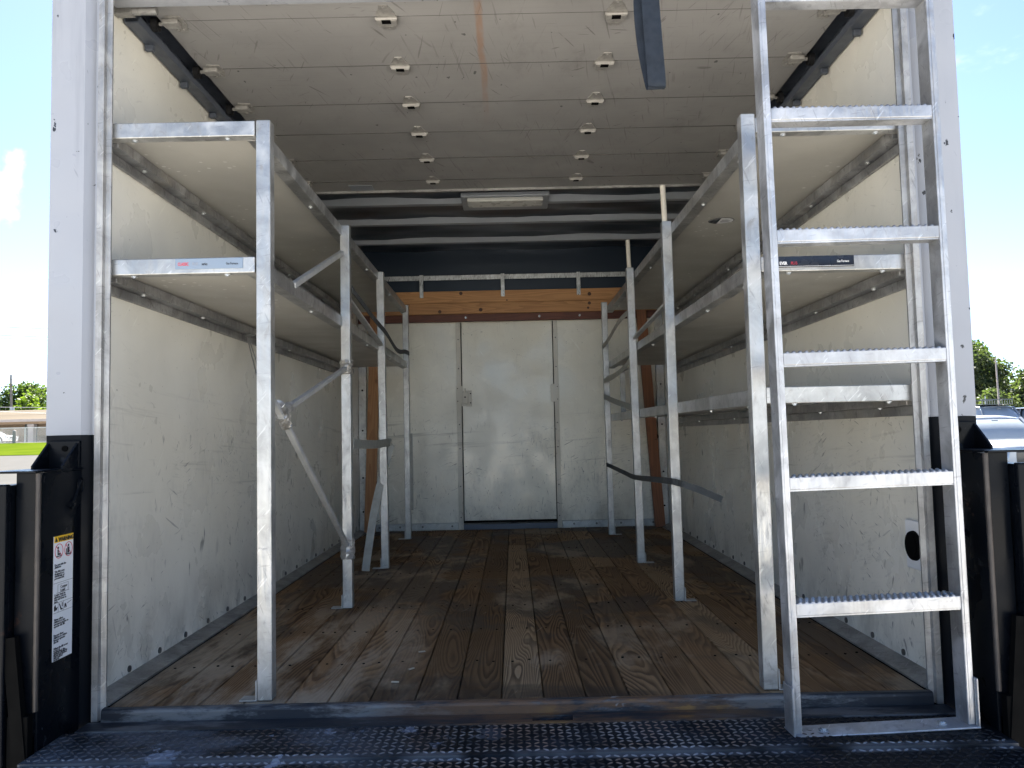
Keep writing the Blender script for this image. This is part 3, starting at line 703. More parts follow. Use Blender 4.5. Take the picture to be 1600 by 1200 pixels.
for s in (-1, 1):
    def X(a, b): return (min(s * a, s * b), max(s * a, s * b))
    c_ = MB()
    c_.box(X(1.150, 1.158), (-.31, -.124), (-.55, .628), .002)          # inner plate
    c_.box(X(1.158, 1.245), (-.135, -.1245), (-.55, .622))              # back plate of the channel
    c_.box(X(1.158, 1.21), (-.31, -.302), (.0, .628), .0015)           # front flange
    column = c_.build('lift_column', M['black'], lift)
    column['label'] = ('left' if s < 0 else 'right') + ' black lift column'
    box('column_cap', X(1.148, 1.275), (-.335, -.118), (.6285, .634), M['black'], column, .001)
    MB().cyl((s * 1.154, -.3125, .06), (s * 1.154, -.3125, .627), .0062, 12).build('column_edge', M['edge'], column)
    pn = MB().box(X(1.212, 1.58), (-.345, -.325), (-.55, .603), .004).box(X(1.215, 1.25), (-.325, -.14), (-.55, .60)).build('outer_panel', M['black'], lift)
    MB().bar((s * 1.205, -.330, .24), (s * 1.17, -.330, -.10), .03, .018, (0, 1, 0)).box(X(1.158, 1.208), (-.335, -.312), (-.4, .055), .002).build('side_arm', M['slot'], column)
    # gusset bracket bolted to the post above the column
    g_ = MB().box(X(1.152, 1.240), (-.135, -.1235), (.634, .705), .001)
    for xx in (1.155, 1.232):
        g_.prism([(-.124, .634), (-.124, .70), (-.136, .70), (-.205, .642), (-.205, .634)], s * xx if s > 0 else -xx - .006, s * xx + .006 if s > 0 else -xx, 'x')
    g_.build('bracket', M['black'], lift)
    MB().cyl((s * 1.19, -.135, .685), (s * 1.19, -.1375, .685), .008, 16).build('bracket_hole', M['slot'], lift)
    for (yy, zz) in (((-.175, .54),) if s < 0 else ((-.16, .605), (-.21, .42))):
        MB().cyl((s * 1.150, yy, zz), (s * 1.144, yy, zz), .012, 6).cyl((s * 1.144, yy, zz), (s * 1.139, yy, zz), .006, 10).build('bolt', M['black'], column)
    if s < 0:
        MB().cyl((-1.146, -.175, .54), (-1.146, -.135, .60), .0035, 8).build('retaining_rod', M['black'], column)
        q = MB(); n = 18
        for i in range(n):
            a0, a1 = 2 * math.pi * i / n, 2 * math.pi * (i + 1) / n
            q.cyl((-1.146, -.137 + .014 * math.cos(a0), .588 + .02 * math.sin(a0)), (-1.146, -.137 + .014 * math.cos(a1), .588 + .02 * math.sin(a1)), .002, 6)
        q.build('pull_ring', M['black'], column)
        # the warning label
        sx = -1.1485
        stk = MB().box((-1.150, sx), (-.252, -.165), (.158, .466)).build('warning_label', M['sticker'], column)
        stk['label'] = 'tall white warning label with a yellow header'
        MB().box((-1.149, sx + .0004), (-.252, -.165), (.449, .4665)).build('warning_header', M['yellow'], stk) if False else None
        hd = MB().box((-1.149, sx + .0006), (-.2515, -.1655), (.450, .4662)).build('label_header', M['yellow'], column)
        def F(y, z, dx=.0008): return frame((sx + dx, y, z), (0, 1, 0), (0, 0, 1))
        text_mesh('lettering', 'WARNING', .0140, F(-.2345, .4522, .0012), M['ink'], column, bold=.0006)
        tri = MB().prism([(-.2495, .4525), (-.2375, .4525), (-.2435, .4635)], sx + .0006, sx + .0011, 'x').build('warning_triangle', M['ink'], column)
        def ring(cy, cz, r, w):
            q = MB(); n = 28
            for i in range(n):
                a0, a1 = 2 * math.pi * i / n, 2 * math.pi * (i + 1) / n
                q.prism([(cy + (r - w) * math.cos(a0), cz + (r - w) * math.sin(a0)), (cy + r * math.cos(a0), cz + r * math.sin(a0)), (cy + r * math.cos(a1), cz + r * math.sin(a1)), (cy + (r - w) * math.cos(a1), cz + (r - w) * math.sin(a1))], sx, sx + .0006, 'x')
            return q
        for cy, kind in ((-.230, 0), (-.187, 1)):
            q = ring(cy, .428, .0185, .0016)
            q.prism([(cy - .0135, .441), (cy - .0125, .4425), (cy + .0135, .415), (cy + .0125, .4135)], sx, sx + .0005, 'x')
            q.build('prohibition_ring', M['ink_red'], column)
            q = MB()
            if kind == 0:   # seated figure
                q.prism([(cy - .006, .418), (cy + .006, .418), (cy + .007, .422), (cy - .002, .423), (cy - .002, .432), (cy - .007, .432)], sx, sx + .0007, 'x')
                q.cyl((sx, cy - .004, .4365), (sx + .0007, cy - .004, .4365), .003, 12)
                q.prism([(cy - .012, .414), (cy + .011, .414), (cy + .011, .4165), (cy - .012, .4165)], sx, sx + .0007, 'x')
            else:           # standing figure on the platform
                q.prism([(cy - .005, .418), (cy + .003, .418), (cy + .004, .433), (cy - .005, .433)], sx, sx + .0007, 'x')
                q.cyl((sx, cy - .0005, .4375), (sx + .0007, cy - .0005, .4375), .0032, 12)
                q.prism([(cy - .012, .414), (cy + .011, .414), (cy + .011, .417), (cy - .012, .417)], sx, sx + .0007, 'x')
                q.prism([(cy - .011, .417), (cy - .008, .417), (cy - .008, .43), (cy - .011, .43)], sx, sx + .0007, 'x')
            q.build('pictogram', M['ink'], column)
        for body, z in (('Do not ride the\nplatform.', .396), ('This lift is not\ndesigned as a\nwheelchair or\npersonnel lift.', .3795),
                        ('Center load on\nplatform side to\nside and front to\nback.', .3215), ('Never allow\nchildren or any\nuntrained person to\noperate the lift.', .261),
                        ('Do not show\nchildren or others\nhow to operate\nthe lift.', .2225), ('When the lift is not\nin use or\nunattended, the\nplatform should be\nclosed and latched\nwith control\nsecured.', .190)):
            text_mesh('lettering', body, .0080, F(-.2495, z - .004), M['ink'], column, spacing=.56 if z < .2 else .70)
        text_mesh('lettering', 'Center\nLoad', .0105, F(-.222, .334), M['ink'], column, spacing=.8)
        q = MB()
        for zz in (.349, .2995, .2755): q.box((sx, sx + .0004), (-.2515, -.1655), (zz, zz + .0007))
        for yy in (-.2305, -.207): q.box((sx, sx + .0004), (yy, yy + .0006), (.276, .2995))
        q.box((sx, sx + .0004), (-.233, -.186), (.344, .3446)).box((sx, sx + .0004), (-.233, -.2324), (.325, .344)).box((sx, sx + .0004), (-.1866, -.186), (.325, .344)).box((sx, sx + .0004), (-.238, -.182), (.3235, .3245))
        q.build('label_rules', M['ink'], column)
        q = MB()
        q.prism([(-.249, .281), (-.236, .283), (-.233, .290), (-.240, .288), (-.243, .2965), (-.249, .292)], sx, sx + .0006, 'x')
        q.prism([(-.227, .2965), (-.224, .2965), (-.216, .283), (-.211, .283), (-.211, .2795), (-.219, .2795)], sx, sx + .0006, 'x').prism([(-.214, .297), (-.211, .297), (-.211, .286), (-.214, .288)], sx, sx + .0006, 'x')
        q.prism([(-.202, .281), (-.199, .281), (-.197, .286), (-.194, .281), (-.192, .281), (-.195, .290), (-.199, .293), (-.202, .289)], sx, sx + .0006, 'x').prism([(-.190, .290), (-.170, .2945), (-.170, .2955), (-.190, .291)], sx, sx + .0006, 'x')
        q.build('pictogram', M['ink'], column)

# ------------------------------------------------------------------ ladder, standing on the platform
lad = thing('ladder', 'bright aluminium ladder with dimpled rungs standing on the platform before the right-hand shelves', 'ladder', (.882, -.278, -.0335), rot=(R(1.4), R(-1.0), R(2.6)))
HW = .2035           # half the clear width
for s in (-1, 1):
    q = MB()
    a, b = (s * HW, s * (HW + .019)); a, b = min(a, b), max(a, b)
    q.box((a, b), (-.026, .026), (.005, 2.45), .0022)
    q.box((a + .006, b - .006), (-.0272, -.026), (.02, 2.44))
    r_ = q.build('ladder_rail', M['alu_lad'], lad, False)
    a, b = (s * (HW + .0195), s * (HW + .0245)); a, b = min(a, b), max(a, b)
    MB().box((a, b), (-.036, .022), (.0, .118), .0018).build('side_plate', M['alu_lad'], lad, False)
    wq = MB()
    for i in range(16):
        wq.ball((s * (HW + .0215), -.0275, .008 + i * .007), .0042, (1, .7, 1.15), 8, 6)
    for i in range(5): wq.ball((s * (HW + .002 + i * .004), -.012, .119 - .002 * i), .0035, (1, 1, .7), 8, 6)
    wq.build('weld_bead', M['weld'], lad, False)
rg0 = None
for k_ in range(8):
    zt = .314 + .3022 * k_
    if rg0 is None:
        q = MB().box((-HW, HW), (-.025, .025), (-.030, 0), .0018)
        for row, off in ((-.0195, 0), (.0, .5), (.0175, 0)):
            for i in range(25):
                xx = -HW + .012 + (i + off) * .0158
                if xx < HW - .006: q.ball((xx, row, -.0006), .0056, (1, 1, .95), 9, 6)
        q.box((-HW, HW), (-.022, .022), (-.034, -.0302))
        rg0 = q.build('rung', M['alu_lad'], lad, False); rg0.location = (0, 0, zt)
    else: put_copy(rg0, lad, (0, 0, zt))
MB().box((-HW - .024, HW + .024), (-.038, .03), (0, .0045), .0012).build('foot_plate', M['alu_foot'], lad, False)
for xx in (-.145, .15): MB().cyl((xx, -.006, .0045), (xx, -.006, .0075), .011, 18).ball((xx, -.006, .0075), .0085, (1, 1, .55)).build('bolt', M['galv'], lad, False)

# ------------------------------------------------------------------ shelving racks
def rack(s, label, name='shelving_rack'):
    t = thing(name, label, 'shelving', (s * .9, 1.6, 0), 'welded shelving racks along the truck walls')
    feet = {-1: [(-.6735, -.07), (-.6875, 1.07), (-.6885, 2.04), (-.7235, 3.24)], 1: [(.6785, -.07), (.673, 1.07), (.671, 2.04), (.662, 3.24)]}[s]
    tops = {-1: [(-.675, -.07, 1.589), (-.6875, 1.07, 1.593), (-.701, 2.04, 1.594), (-.7235, 3.24, 1.609)], 1: [(.678, -.07, 1.577), (.671, 1.07, 1.582), (.658, 2.04, 1.588), (.655, 3.24, 1.599)]}[s]
    for (fx, fy), tp_ in zip(feet, tops):
        p = MB().bar((fx, fy, .002), tp_, .040, .040, (0, 1, 0), .003).build('post', M['alu'], t)
        q = MB().box((fx + s * .021, fx + s * .068) if s > 0 else (fx - .068, fx - .021), (fy - .02, fy + .02), (.0015, .0045)).box((fx + s * .021, fx + s * .025) if s > 0 else (fx - .025, fx - .021), (fy - .019, fy + .019), (.0047, .055))
        q.build('foot_bracket', M['alu'], t)
        if s > 0: pass
    levels = [(1.545, 1.588), (1.159, 1.203)] if s < 0 else [(1.523, 1.566), (1.13, 1.172), (.766, .811)]
    for li, (z0, z1) in enumerate(levels):
        ex = .697
        rise = .012
        # beam along the posts, its inner face flush behind them
        xa, xb = (s * (.712 if s < 0 else .716), s * (.738 if s < 0 else .70))
        lb = MB().bar((xa, -.05, (z0 + z1) / 2), (xb, 3.30, (z0 + z1) / 2 + rise), .042, z1 - z0, (0, 0, 1), .0022)
        lb.build('long_beam', M['alu'], t)
        fbm = MB().box((s * .699, s * 1.115) if s > 0 else (-1.115, -.699), (-.088, -.051), (z0, z1), .0022).build('front_beam', M['alu'], t)
        # wall rail: an angle with its flange under the sheet
        wr = MB()
        a = (1.098, 1.1435) if s > 0 else (-1.1435, -1.098)
        wr.box(a, (-.05, 3.30), (z0 - .012, z0 + .018), .002)
        b = (1.131, 1.1437) if s > 0 else (-1.1437, -1.131)
        wr.box(b, (-.049, 3.30), (z0 - .040, z0 - .0125), .002)
        wr.build('wall_rail', M['alu_dark'], t)
        zs = z0 + .020
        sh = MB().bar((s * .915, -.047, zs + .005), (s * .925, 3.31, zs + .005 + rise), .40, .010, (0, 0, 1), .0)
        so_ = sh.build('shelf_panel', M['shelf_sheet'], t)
        sw0 = None
        for yy in (.15, .62, 1.3, 1.75, 2.5, 3.0):
            for q_ in ((s * .722, z0 + (yy / 3.3) * rise - .0005), (s * 1.116, z0 - .0125)):
                if sw0 is None:
                    sw0 = MB().cyl((0, 0, 0), (0, 0, -.003), .0085, 12).cyl((0, 0, -.003), (0, 0, -.0055), .005, 8).build('screw', M['galv'], t, False)
                    sw0.location = Vector((q_[0], yy, q_[1])) - t.location
                else: put_copy(sw0, t, Vector((q_[0], yy, q_[1])) - t.location)
        for xx in (.78, 1.04): put_copy(sw0, t, Vector((s * xx, -.07, z0 - .0005)) - t.location)
        # cross bearers under the sheet
    return t, feet, tops
lrack, lf, ltp = rack(-1, 'two-level aluminium shelving rack on the left wall, silver nameplate on its lower front beam')
rrack, rf, rtp = rack(1, 'three-level aluminium shelving rack on the right wall behind the ladder, black nameplate')

def brace(p, q, parent, w=.018, t=.018, mat='brace'):
    return MB().bar(p, q, w, t, (1, 0, 0), .003).build('brace', M[mat], parent)
def wrap(p, q, r, parent, seed=0):
    """crumpled foil tape round a joint"""
    random.seed(seed); n = 9; d = Vector(q) - Vector(p); m = MB()
    tq = d.to_track_quat('Z', 'Y').to_matrix(); rings = []
    for i in range(n + 1):
        c = Vector(p) + d * i / n; rings.append([m.bm.verts.new(c + tq @ Vector((math.cos(a) * r * random.uniform(.85, 1.25), math.sin(a) * r * random.uniform(.85, 1.25), random.uniform(-.004, .004)))) for a in [2 * math.pi * k / 12 for k in range(12)]])
    for i in range(n):
        for k in range(12): m.bm.faces.new((rings[i][k], rings[i][(k + 1) % 12], rings[i + 1][(k + 1) % 12], rings[i + 1][k]))
    m.bm.faces.new(rings[0][::-1]); m.bm.faces.new(rings[-1])
    return m.build('foil_wrap', M['weld'], parent)
xl = -.688
V = (xl, .115, .775)
brace(V, (xl, 1.05, .988), lrack); brace(V, (xl, 1.05, .258), lrack); brace(V, (xl, -.05, .845), lrack)
wrap((xl, .10, .80), (xl, .16, .760), .016, lrack, 1); wrap((xl, .14, .782), (xl, .22, .799), .0155, lrack, 2); wrap((xl, .13, .768), (xl, .18, .738), .015, lrack, 9)
wrap((xl, 1.06, .96), (xl, 1.072, 1.02), .0255, lrack, 3); wrap((xl, 1.06, .20), (xl, 1.072, .28), .0255, lrack, 4)
brace((xl - .012, .30, 1.195), (xl - .012, 1.05, 1.475), lrack, .02, .02); brace((xl, 1.09, 1.29), (-.70, 2.02, 1.195), lrack, .012, .03)
# wire hook hanging off the lower wall rail
MB().bar((-1.105, 1.07, 1.135), (-1.0, .87, .95), .014, .005, (1, 0, 0)).bar((-1.115, 1.075, 1.137), (-1.02, 1.02, 1.137), .014, .004).bar((-1.105, 1.085, 1.135), (-.985, .89, .94), .004, .004, (1, 0, 0)).build('wire_hook', M['alu_dark'], lrack)
# right rack: braces, a short strut and the blue tape
brace((.675, 1.10, 1.245), (.668, 1.99, 1.20), rrack, .012, .024)
brace((.668, 2.06, 1.055), (.66, 3.22, 1.075), rrack, .012, .018)
MB().box((.757, .79), (3.27, 3.295), (.81, 1.135), .002).build('strut', M['alu'], rrack)
MB().box((.6905, .6935), (-.046, .018), (1.521, 1.568)).build('blue_tape', M['tape'], rrack)
# nameplates
np_ = MB().box((-.918, -.731), (-.0895, -.0882), (1.171, 1.2012), .001).build('nameplate', M['plate_silver'], lrack); np_['label'] = 'silver nameplate with red lettering'
def FB(x, z, d=-.0897): return frame((x, d, z), (1, 0, 0), (0, 0, 1))
def lt_(body, size, x, z, mat, par, bold=0., d=-.0897, sx=.66):
    return text_mesh('lettering', body, size, FB(x, z, d) @ Matrix.Diagonal((sx, 1, 1, 1)), M[mat], par, bold=bold)
lt_('CLASSIC', .0122, -.911, 1.1815, 'ink_red', np_, .0003); lt_('PLUS', .0122, -.871, 1.1815, 'ink_grey', np_, 0., -.0897, .6); lt_('series', .0115, -.845, 1.1815, 'ink', np_, .0002, -.0897, .6); lt_('Gas Furnace', .0098, -.778, 1.182, 'ink', np_, .0001, -.0897, .68)
np2 = MB().box((.7205, .955), (-.0895, -.0882), (1.140, 1.1705), .0012).build('nameplate', M['plate_black'], rrack); np2['label'] = 'black nameplate with white lettering'
lt_('EVER', .0118, .7495, 1.148, 'ink_white', np2, .0003, -.0897, .8); lt_('PLUS', .0118, .7805, 1.148, 'ink_red', np2, 0., -.0897, .7); lt_('Gas Furnace', .0094, .908, 1.152, 'ink_white', np2, 0., -.0897, .7)
MB().box((.7215, .954), (-.0898, -.0894), (1.1425, 1.1433)).build('plate_line', M['ink_white'], np2)
# oval decal under the top right sheet
oc = Vector((.868, .93, 1.5425))
def oval(a0, a1, rx, ry, n=24): return [(oc.x + rx * math.cos(a0 + (a1 - a0) * i / n), oc.y + ry * math.sin(a0 + (a1 - a0) * i / n)) for i in range(n + 1)]
zd = 1.5455
dec = MB().prism(oval(0, 2 * math.pi * .999, .049, .043, 40), zd - .0012, zd - .0002).build('oval_decal', M['ink_white'], rrack)
MB().prism(oval(0, 2 * math.pi * .999, .052, .046, 40), zd - .0008, zd - .0001).build('decal_border', M['plate_black'], dec)
MB().prism(oval(math.pi * .56, math.pi * 1.44, .049, .043), zd - .0016, zd - .0013).build('decal_band', M['plate_black'], dec)
q = MB()
for dy, w_, x0 in ((.012, .034, .0), (-.002, .04, -.003), (-.016, .026, .0)): q.box((oc.x + x0, oc.x + x0 + w_), (oc.y + dy, oc.y + dy + .007), (zd - .0016, zd - .0013))
q.build('decal_print', M['ink_grey'], dec)

# ------------------------------------------------------------------ timber frame across the bulkhead
tf = thing('timber_frame', 'orange pine beam on two leaning uprights across the front bulkhead', 'wooden frame', (0, 3.65, 0))
def board(y, z, knots, m, name='beam_board'):
    q = MB().box((-1.13, 1.09), y, z, .003)
    for kx, kz, kr in knots: q.cyl((kx, y[0] + .001, kz), (kx, y[0] - .0006, kz), kr, 14, mi=1)
    return q.build(name, [m, M['knot']], tf)
board((3.652, 3.690), (1.686, 1.776), ((-.363, 1.758, .013), (.597, 1.734, .014), (-.02, 1.70, .006)), M['timber'])
board((3.622, 3.650), (1.600, 1.681), ((-.52, 1.618, .013), (-.216, 1.627, .014), (.592, 1.66, .012), (.582, 1.625, .009)), M['timber_b'])
rbd = box('beam_board', (-1.135, 1.10), (3.662, 3.700), (1.548, 1.6845), M['timber_red'], tf, .002); rbd['label'] = 'dark red-brown backing board'
for hx in (-.33, .22, .52): MB().cyl((hx, 3.662, 1.575), (hx, 3.645, 1.575), .008, 8).build('bolt', M['galv'], tf)
lg = MB().bar((-1.06, 3.645, .0), (-1.0, 3.642, 1.60), .078, .038, (0, 1, 0), .003).build('upright', M['timber_leg'], tf)
lg2 = MB().bar((1.068, 3.645, .0), (.975, 3.642, 1.60), .074, .038, (0, 1, 0), .003).build('upright', M['timber_leg_red'], tf); lg2['label'] = 'reddish upright with a large knot'
MB().cyl((1.052, 3.6262, .66), (1.052, 3.6248, .66), .022, 18).build('knot', M['slot'], tf)

# ------------------------------------------------------------------ loose things hung on the posts
def strap(name, label, pts, wdir, w, mat, group='webbing straps tied on the shelving posts', cat='strap', smooth_n=6):
    P = [Vector(p) for p in pts]; out = []
    for i in range(len(P) - 1):
        a, b, c, d = P[max(0, i - 1)], P[i], P[i + 1], P[min(len(P) - 1, i + 2)]
        for k in range(smooth_n):
            u = k / smooth_n
            out.append(.5 * ((2 * b) + (c - a) * u + (2 * a - 5 * b + 4 * c - d) * u * u + (3 * b - 3 * c + d - a) * u ** 3))
    out.append(P[-1])
    o = MB().ribbon(out, wdir, w, .0025).build(name, M[mat]); tag(o, label, cat, group); return o
strap('strap', 'dark strap sagging between the left posts just above the lower shelf', [(-.664, 1.085, 1.325), (-.662, 1.62, 1.275), (-.674, 2.06, 1.262), (-.678, 2.5, 1.215), (-.690, 2.95, 1.255), (-.700, 3.23, 1.27)], (0, 0, 1), .028, 'strap_dark')
strap('strap', 'grey strap looped between two left posts at waist height, end trailing to the floor', [(-.664, 1.09, .672), (-.664, 1.6, .664), (-.664, 2.045, .668), (-.66, 2.075, .655), (-.685, 2.06, .56), (-.73, 1.98, .34), (-.76, 1.92, .11), (-.77, 1.90, .012)], [(0, 0, 1)] * 19 + [(1, .3, .2)] * 24, .040, 'strap_grey')
strap('strap', 'thin grey strap end hanging on the farthest left post', [(-.695, 3.21, .72), (-.692, 3.205, .45), (-.694, 3.20, .20)], (1, 0, 0), .022, 'strap_grey')
strap('strap', 'pale strap rising between the far right posts under the top shelf', [(.635, 3.24, 1.285), (.637, 2.9, 1.30), (.640, 2.4, 1.345), (.648, 2.06, 1.35)], (0, 0, 1), .03, 'strap_pale')
strap('strap', 'pale strap between the far right posts under the middle shelf', [(.640, 3.24, 1.052), (.640, 2.8, 1.045), (.644, 2.3, 1.06), (.648, 2.06, 1.09)], (0, 0, 1), .030, 'strap_pale')
strap('strap', 'grey strap slanting down between the far right posts at the lowest shelf', [(.636, 3.24, .945), (.640, 2.7, .89), (.647, 2.06, .83)], (0, 0, 1), .034, 'strap_grey')
strap('strap', 'long low strap crossing three right posts, its loose end sticking out towards the wall', [(.640, 3.24, .478), (.640, 2.9, .474), (.644, 2.35, .462), (.648, 2.03, .456), (.649, 1.5, .474), (.650, 1.05, .491), (.70, 1.03, .477), (.77, 1.0, .450), (.840, .97, .418)], (0, 0, 1), .026, 'strap_dark')
# pull strap hanging in a loop from the raised door
pts = [(.404, -.138, 2.02), (.406, -.146, 1.90), (.410, -.150, 1.78), (.416, -.150, 1.655), (.416, -.143, 1.634), (.411, -.132, 1.650), (.395, -.124, 1.76), (.388, -.124, 1.88), (.392, -.126, 2.02)]
strap('pull_strap', 'dark blue webbing pull strap hanging in a loop from the raised door', pts, (1, -.1, 0), .048, 'strap_blue', None, 'strap')
for k_, (px, py, pz) in enumerate(((.6655, 1.065, 1.5815), (.6565, 2.04, 1.588))):
    o = MB().cyl((px, py, pz), (px - .004, py, pz + .155), .0115, 18).build('plastic_pipe', M['pvc'])
    tag(o, ('cream plastic pipe standing on the second right-hand post from the rear', 'cream plastic pipe standing on the third right-hand post from the rear')[k_], 'pipe', 'cream pipes capping the right posts')
for k_, (px, py, an, lb_) in enumerate(((-.305, .36, .3, 'pale wood chip on the floor, farthest of three from the sill'), (-.315, .17, .9, 'pale wood chip on the floor, middle one of three'), (-.345, .045, -.2, 'white sliver on the floor, nearest of three to the sill'))):
    o = MB().bar((px - .011 * math.cos(an), py - .011 * math.sin(an), .0045), (px + .011 * math.cos(an), py + .011 * math.sin(an), .0045), .008, .003, (0, 0, 1), .001).build('wood_chip', M['chip']); tag(o, lb_, 'wood chip', 'chips lying on the plank floor')

# ------------------------------------------------------------------ outside: ground
def zg(x, y):
    """ground height: a level lot, rising gently ahead of the truck on the left"""
    t = min(max((y - 31) / 41, 0), 1); k_ = min(max((-x - 6) / 10, 0), 1)
    far = min(max((y - 40) / 40, 0), 1) * .9
    return GZ + 1.72 * t * k_ + far * (1 - k_)
def sheet(name, xs, ys, dz, mat):
    bm = bmesh.new(); V_ = [[bm.verts.new((x, y, zg(x, y) + dz)) for y in ys] for x in xs]
    for i in range(len(xs) - 1):
        for j in range(len(ys) - 1): bm.faces.new((V_[i][j], V_[i + 1][j], V_[i + 1][j + 1], V_[i][j + 1])).smooth = True
    me = bpy.data.meshes.new(name); bm.to_mesh(me); bm.free(); me.materials.append(mat)
    return structure(link(bpy.data.objects.new(name, me)))
def lin(a, b, n): return [a + (b - a) * i / n for i in range(n + 1)]
k = NT('lot_concrete')
c = k.mix(k.ramp(k.noise(.25, 5, .6), .3, .7), (.42, .40, .365), (.56, .535, .49))
c = k.mix(k.ramp(k.noise(1.7, 5, .7), .55, .75, 0, .4), c, (.2, .19, .18)); k.set('Base Color', c); k.set('Roughness', .85); M['lot'] = k.m
k = NT('road_surface'); c = k.mix(k.noise(.8, 5, .6), (.052, .051, .049), (.078, .076, .073)); k.set('Base Color', c); k.set('Roughness', .9); k.set('Specular IOR Level', .05); M['road'] = k.m
k = NT('mown_grass'); c = k.mix(k.ramp(k.noise(.35, 5, .65), .3, .7), (.038, .062, .005), (.062, .085, .008)); k.set('Base Color', c); k.set('Roughness', .9); k.set('Specular IOR Level', 0.); M['grass'] = k.m
xs = [-900, -500, -250, -120] + lin(-80, -2, 26) + [2, 10, 20, 30, 45, 60, 80, 120, 250, 500, 900]
ys = [-600, -200, -60, -20] + lin(0, 100, 50) + [150, 300, 600, 1200]
sheet('ground', xs, ys, 0, M['lot'])
sheet('lot_asphalt', lin(-120, -7, 30), lin(2, 26.9, 12), .03, M['road'])
sheet('lot_asphalt', lin(1.6, 70, 20), lin(1, 59, 28), .03, M['road'])
sheet('road', lin(-120, -7, 30), lin(27, 50.4, 12), .06, M['road'])
sheet('grass', lin(-120, -16, 30), lin(50.5, 71, 10), .08, M['grass'])
sheet('meadow', [-400] + lin(-160, -16, 20), lin(96, 400, 8), .008, M['grass'])
sheet('verge', lin(30, 300, 8), lin(60, 400, 8), .008, M['grass'])

# ------------------------------------------------------------------ outside: trees
def leaf_mat(name, a, b):
    k = NT(name); c = k.mix(k.attr('tint'), a, b)
    k.set('Base Color', c); k.set('Roughness', .6)
    tl = k.n('ShaderNodeBsdfTranslucent'); k.put(tl.inputs[0], k.mix(1., c, (1.6, 1.7, .7), 'MULTIPLY'))
    ms = k.n('ShaderNodeMixShader'); ms.inputs[0].default_value = .38
    k.t.links.new(k.b.outputs[0], ms.inputs[1]); k.t.links.new(tl.outputs[0], ms.inputs[2]); k.t.links.new(ms.outputs[0], k.out.inputs[0])
    return k.m
M['leaf_a'] = leaf_mat('broad_leaves', (.035, .062, .014), (.085, .125, .03))
M['leaf_b'] = leaf_mat('pine_needles', (.03, .05, .022), (.07, .09, .038))
M['leaf_c'] = leaf_mat('young_leaves', (.07, .12, .015), (.14, .19, .03))
M['bark'] = simple('bark', (.11, .08, .055), .9, 0, .25, 4)
def tree(name, label, x, y, h, rad, base, leaf, seed, trunk_r=.25, n=2600, leafs=.42, group=None, squash=1.):
    rng = random.Random(seed); z0 = zg(x, y) - .05
    t = thing(name, label, 'tree', (x, y, z0), group)
    tb = MB(); top = Vector((rng.uniform(-.4, .4), rng.uniform(-.4, .4), h * .8)); tb.cyl((0, 0, 0), top, trunk_r, 9, trunk_r * .3)
    blobs = []
    for i in range(15):
        u = (i + .5) / 15; hz = base + (h - base) * (u * .92 + .02); a = i * 2.4 + rng.random()
        prof = math.sin(math.pi * min(1, .18 + u * .8)) ** .7
        rr = rad * prof * rng.uniform(.45, .75); c = Vector((math.cos(a) * rr, math.sin(a) * rr, hz)); blobs.append((c, rad * rng.uniform(.32, .5) * (.6 + .5 * prof)))
        st = top * min(.95, (hz - h * .12) / (h * .95)); tb.cyl(st, c, trunk_r * .28, 6, .03)
    blobs.append((Vector((0, 0, h - rad * .25)), rad * .35))
    tb.build('trunk', M['bark'], t, False)
    bm = bmesh.new(); ly = bm.faces.layers.float.new('tint')
    tot = sum(b[1] ** 2 for b in blobs)
    for c, r in blobs:
        bt = rng.uniform(-.25, .25)
        for _ in range(int(n * r * r / tot)):
            d = Vector((rng.gauss(0, 1), rng.gauss(0, 1), rng.gauss(0, 1))).normalized() * r * rng.random() ** .45 * rng.uniform(.8, 1.12)
            d.z *= squash * .85; p = c + d; s = leafs * rng.uniform(.5, 1.3)
            a = Vector((rng.gauss(0, 1), rng.gauss(0, 1), rng.gauss(0, .6))).normalized(); b = a.orthogonal().normalized(); b = (b * math.cos(2 * rng.random()) + a.cross(b) * math.sin(2 * rng.random())).normalized()
            f = bm.faces.new([bm.verts.new(p + a * s * .5 * u_ + b * s * .32 * v_) for u_, v_ in ((-1, 0), (0, -1), (1, 0), (0, 1))])
            f[ly] = min(1, max(0, .5 + bt + rng.uniform(-.35, .35)))
    me = bpy.data.meshes.new('crown'); bm.to_mesh(me); bm.free(); me.materials.append(M[leaf])
    o = link(bpy.data.objects.new('crown', me)); o.parent = t
    return t
GL = 'trees behind the low building'; GR = 'trees beyond the parked vehicles'
tree('broadleaf_tree', 'round broad tree behind the low building, right of the utility pole', -75, 122, 9.4, 5.2, 1.8, 'leaf_a', 3, group=GL, n=11000, leafs=.5)
tree('broadleaf_tree', 'low dark tree left of the utility pole behind the building', -83.5, 121, 7.4, 4.6, 1.5, 'leaf_a', 4, group=GL, n=8000, leafs=.5)
tree('broadleaf_tree', 'pale green young tree in front of the round dark tree', -71.4, 116, 7.4, 2.5, 1.5, 'leaf_c', 5, .14, group=GL, n=2600, leafs=.45)
tree('pine_tree', 'tall dense pine beyond the vehicles, left of the light pole', 46.4, 78, 8.6, 3.8, 1., 'leaf_b', 11, .22, group=GR, n=13000, leafs=.36)
tree('broadleaf_tree', 'bright green tree showing beside the right truck post', 44.2, 86, 8.6, 2.6, 1.5, 'leaf_c', 12, .18, group=GR, n=3600, leafs=.36)
tree('broadleaf_tree', 'bright green tree rising behind the light pole', 51.2, 86, 10.0, 3.3, 1.5, 'leaf_a', 13, .2, group=GR, n=9000, leafs=.38)
tree('broadleaf_tree', 'dark tree at the right edge beyond the vehicles', 53.5, 76, 7.4, 3.8, .6, 'leaf_b', 14, .2, group=GR, n=9000, leafs=.38)
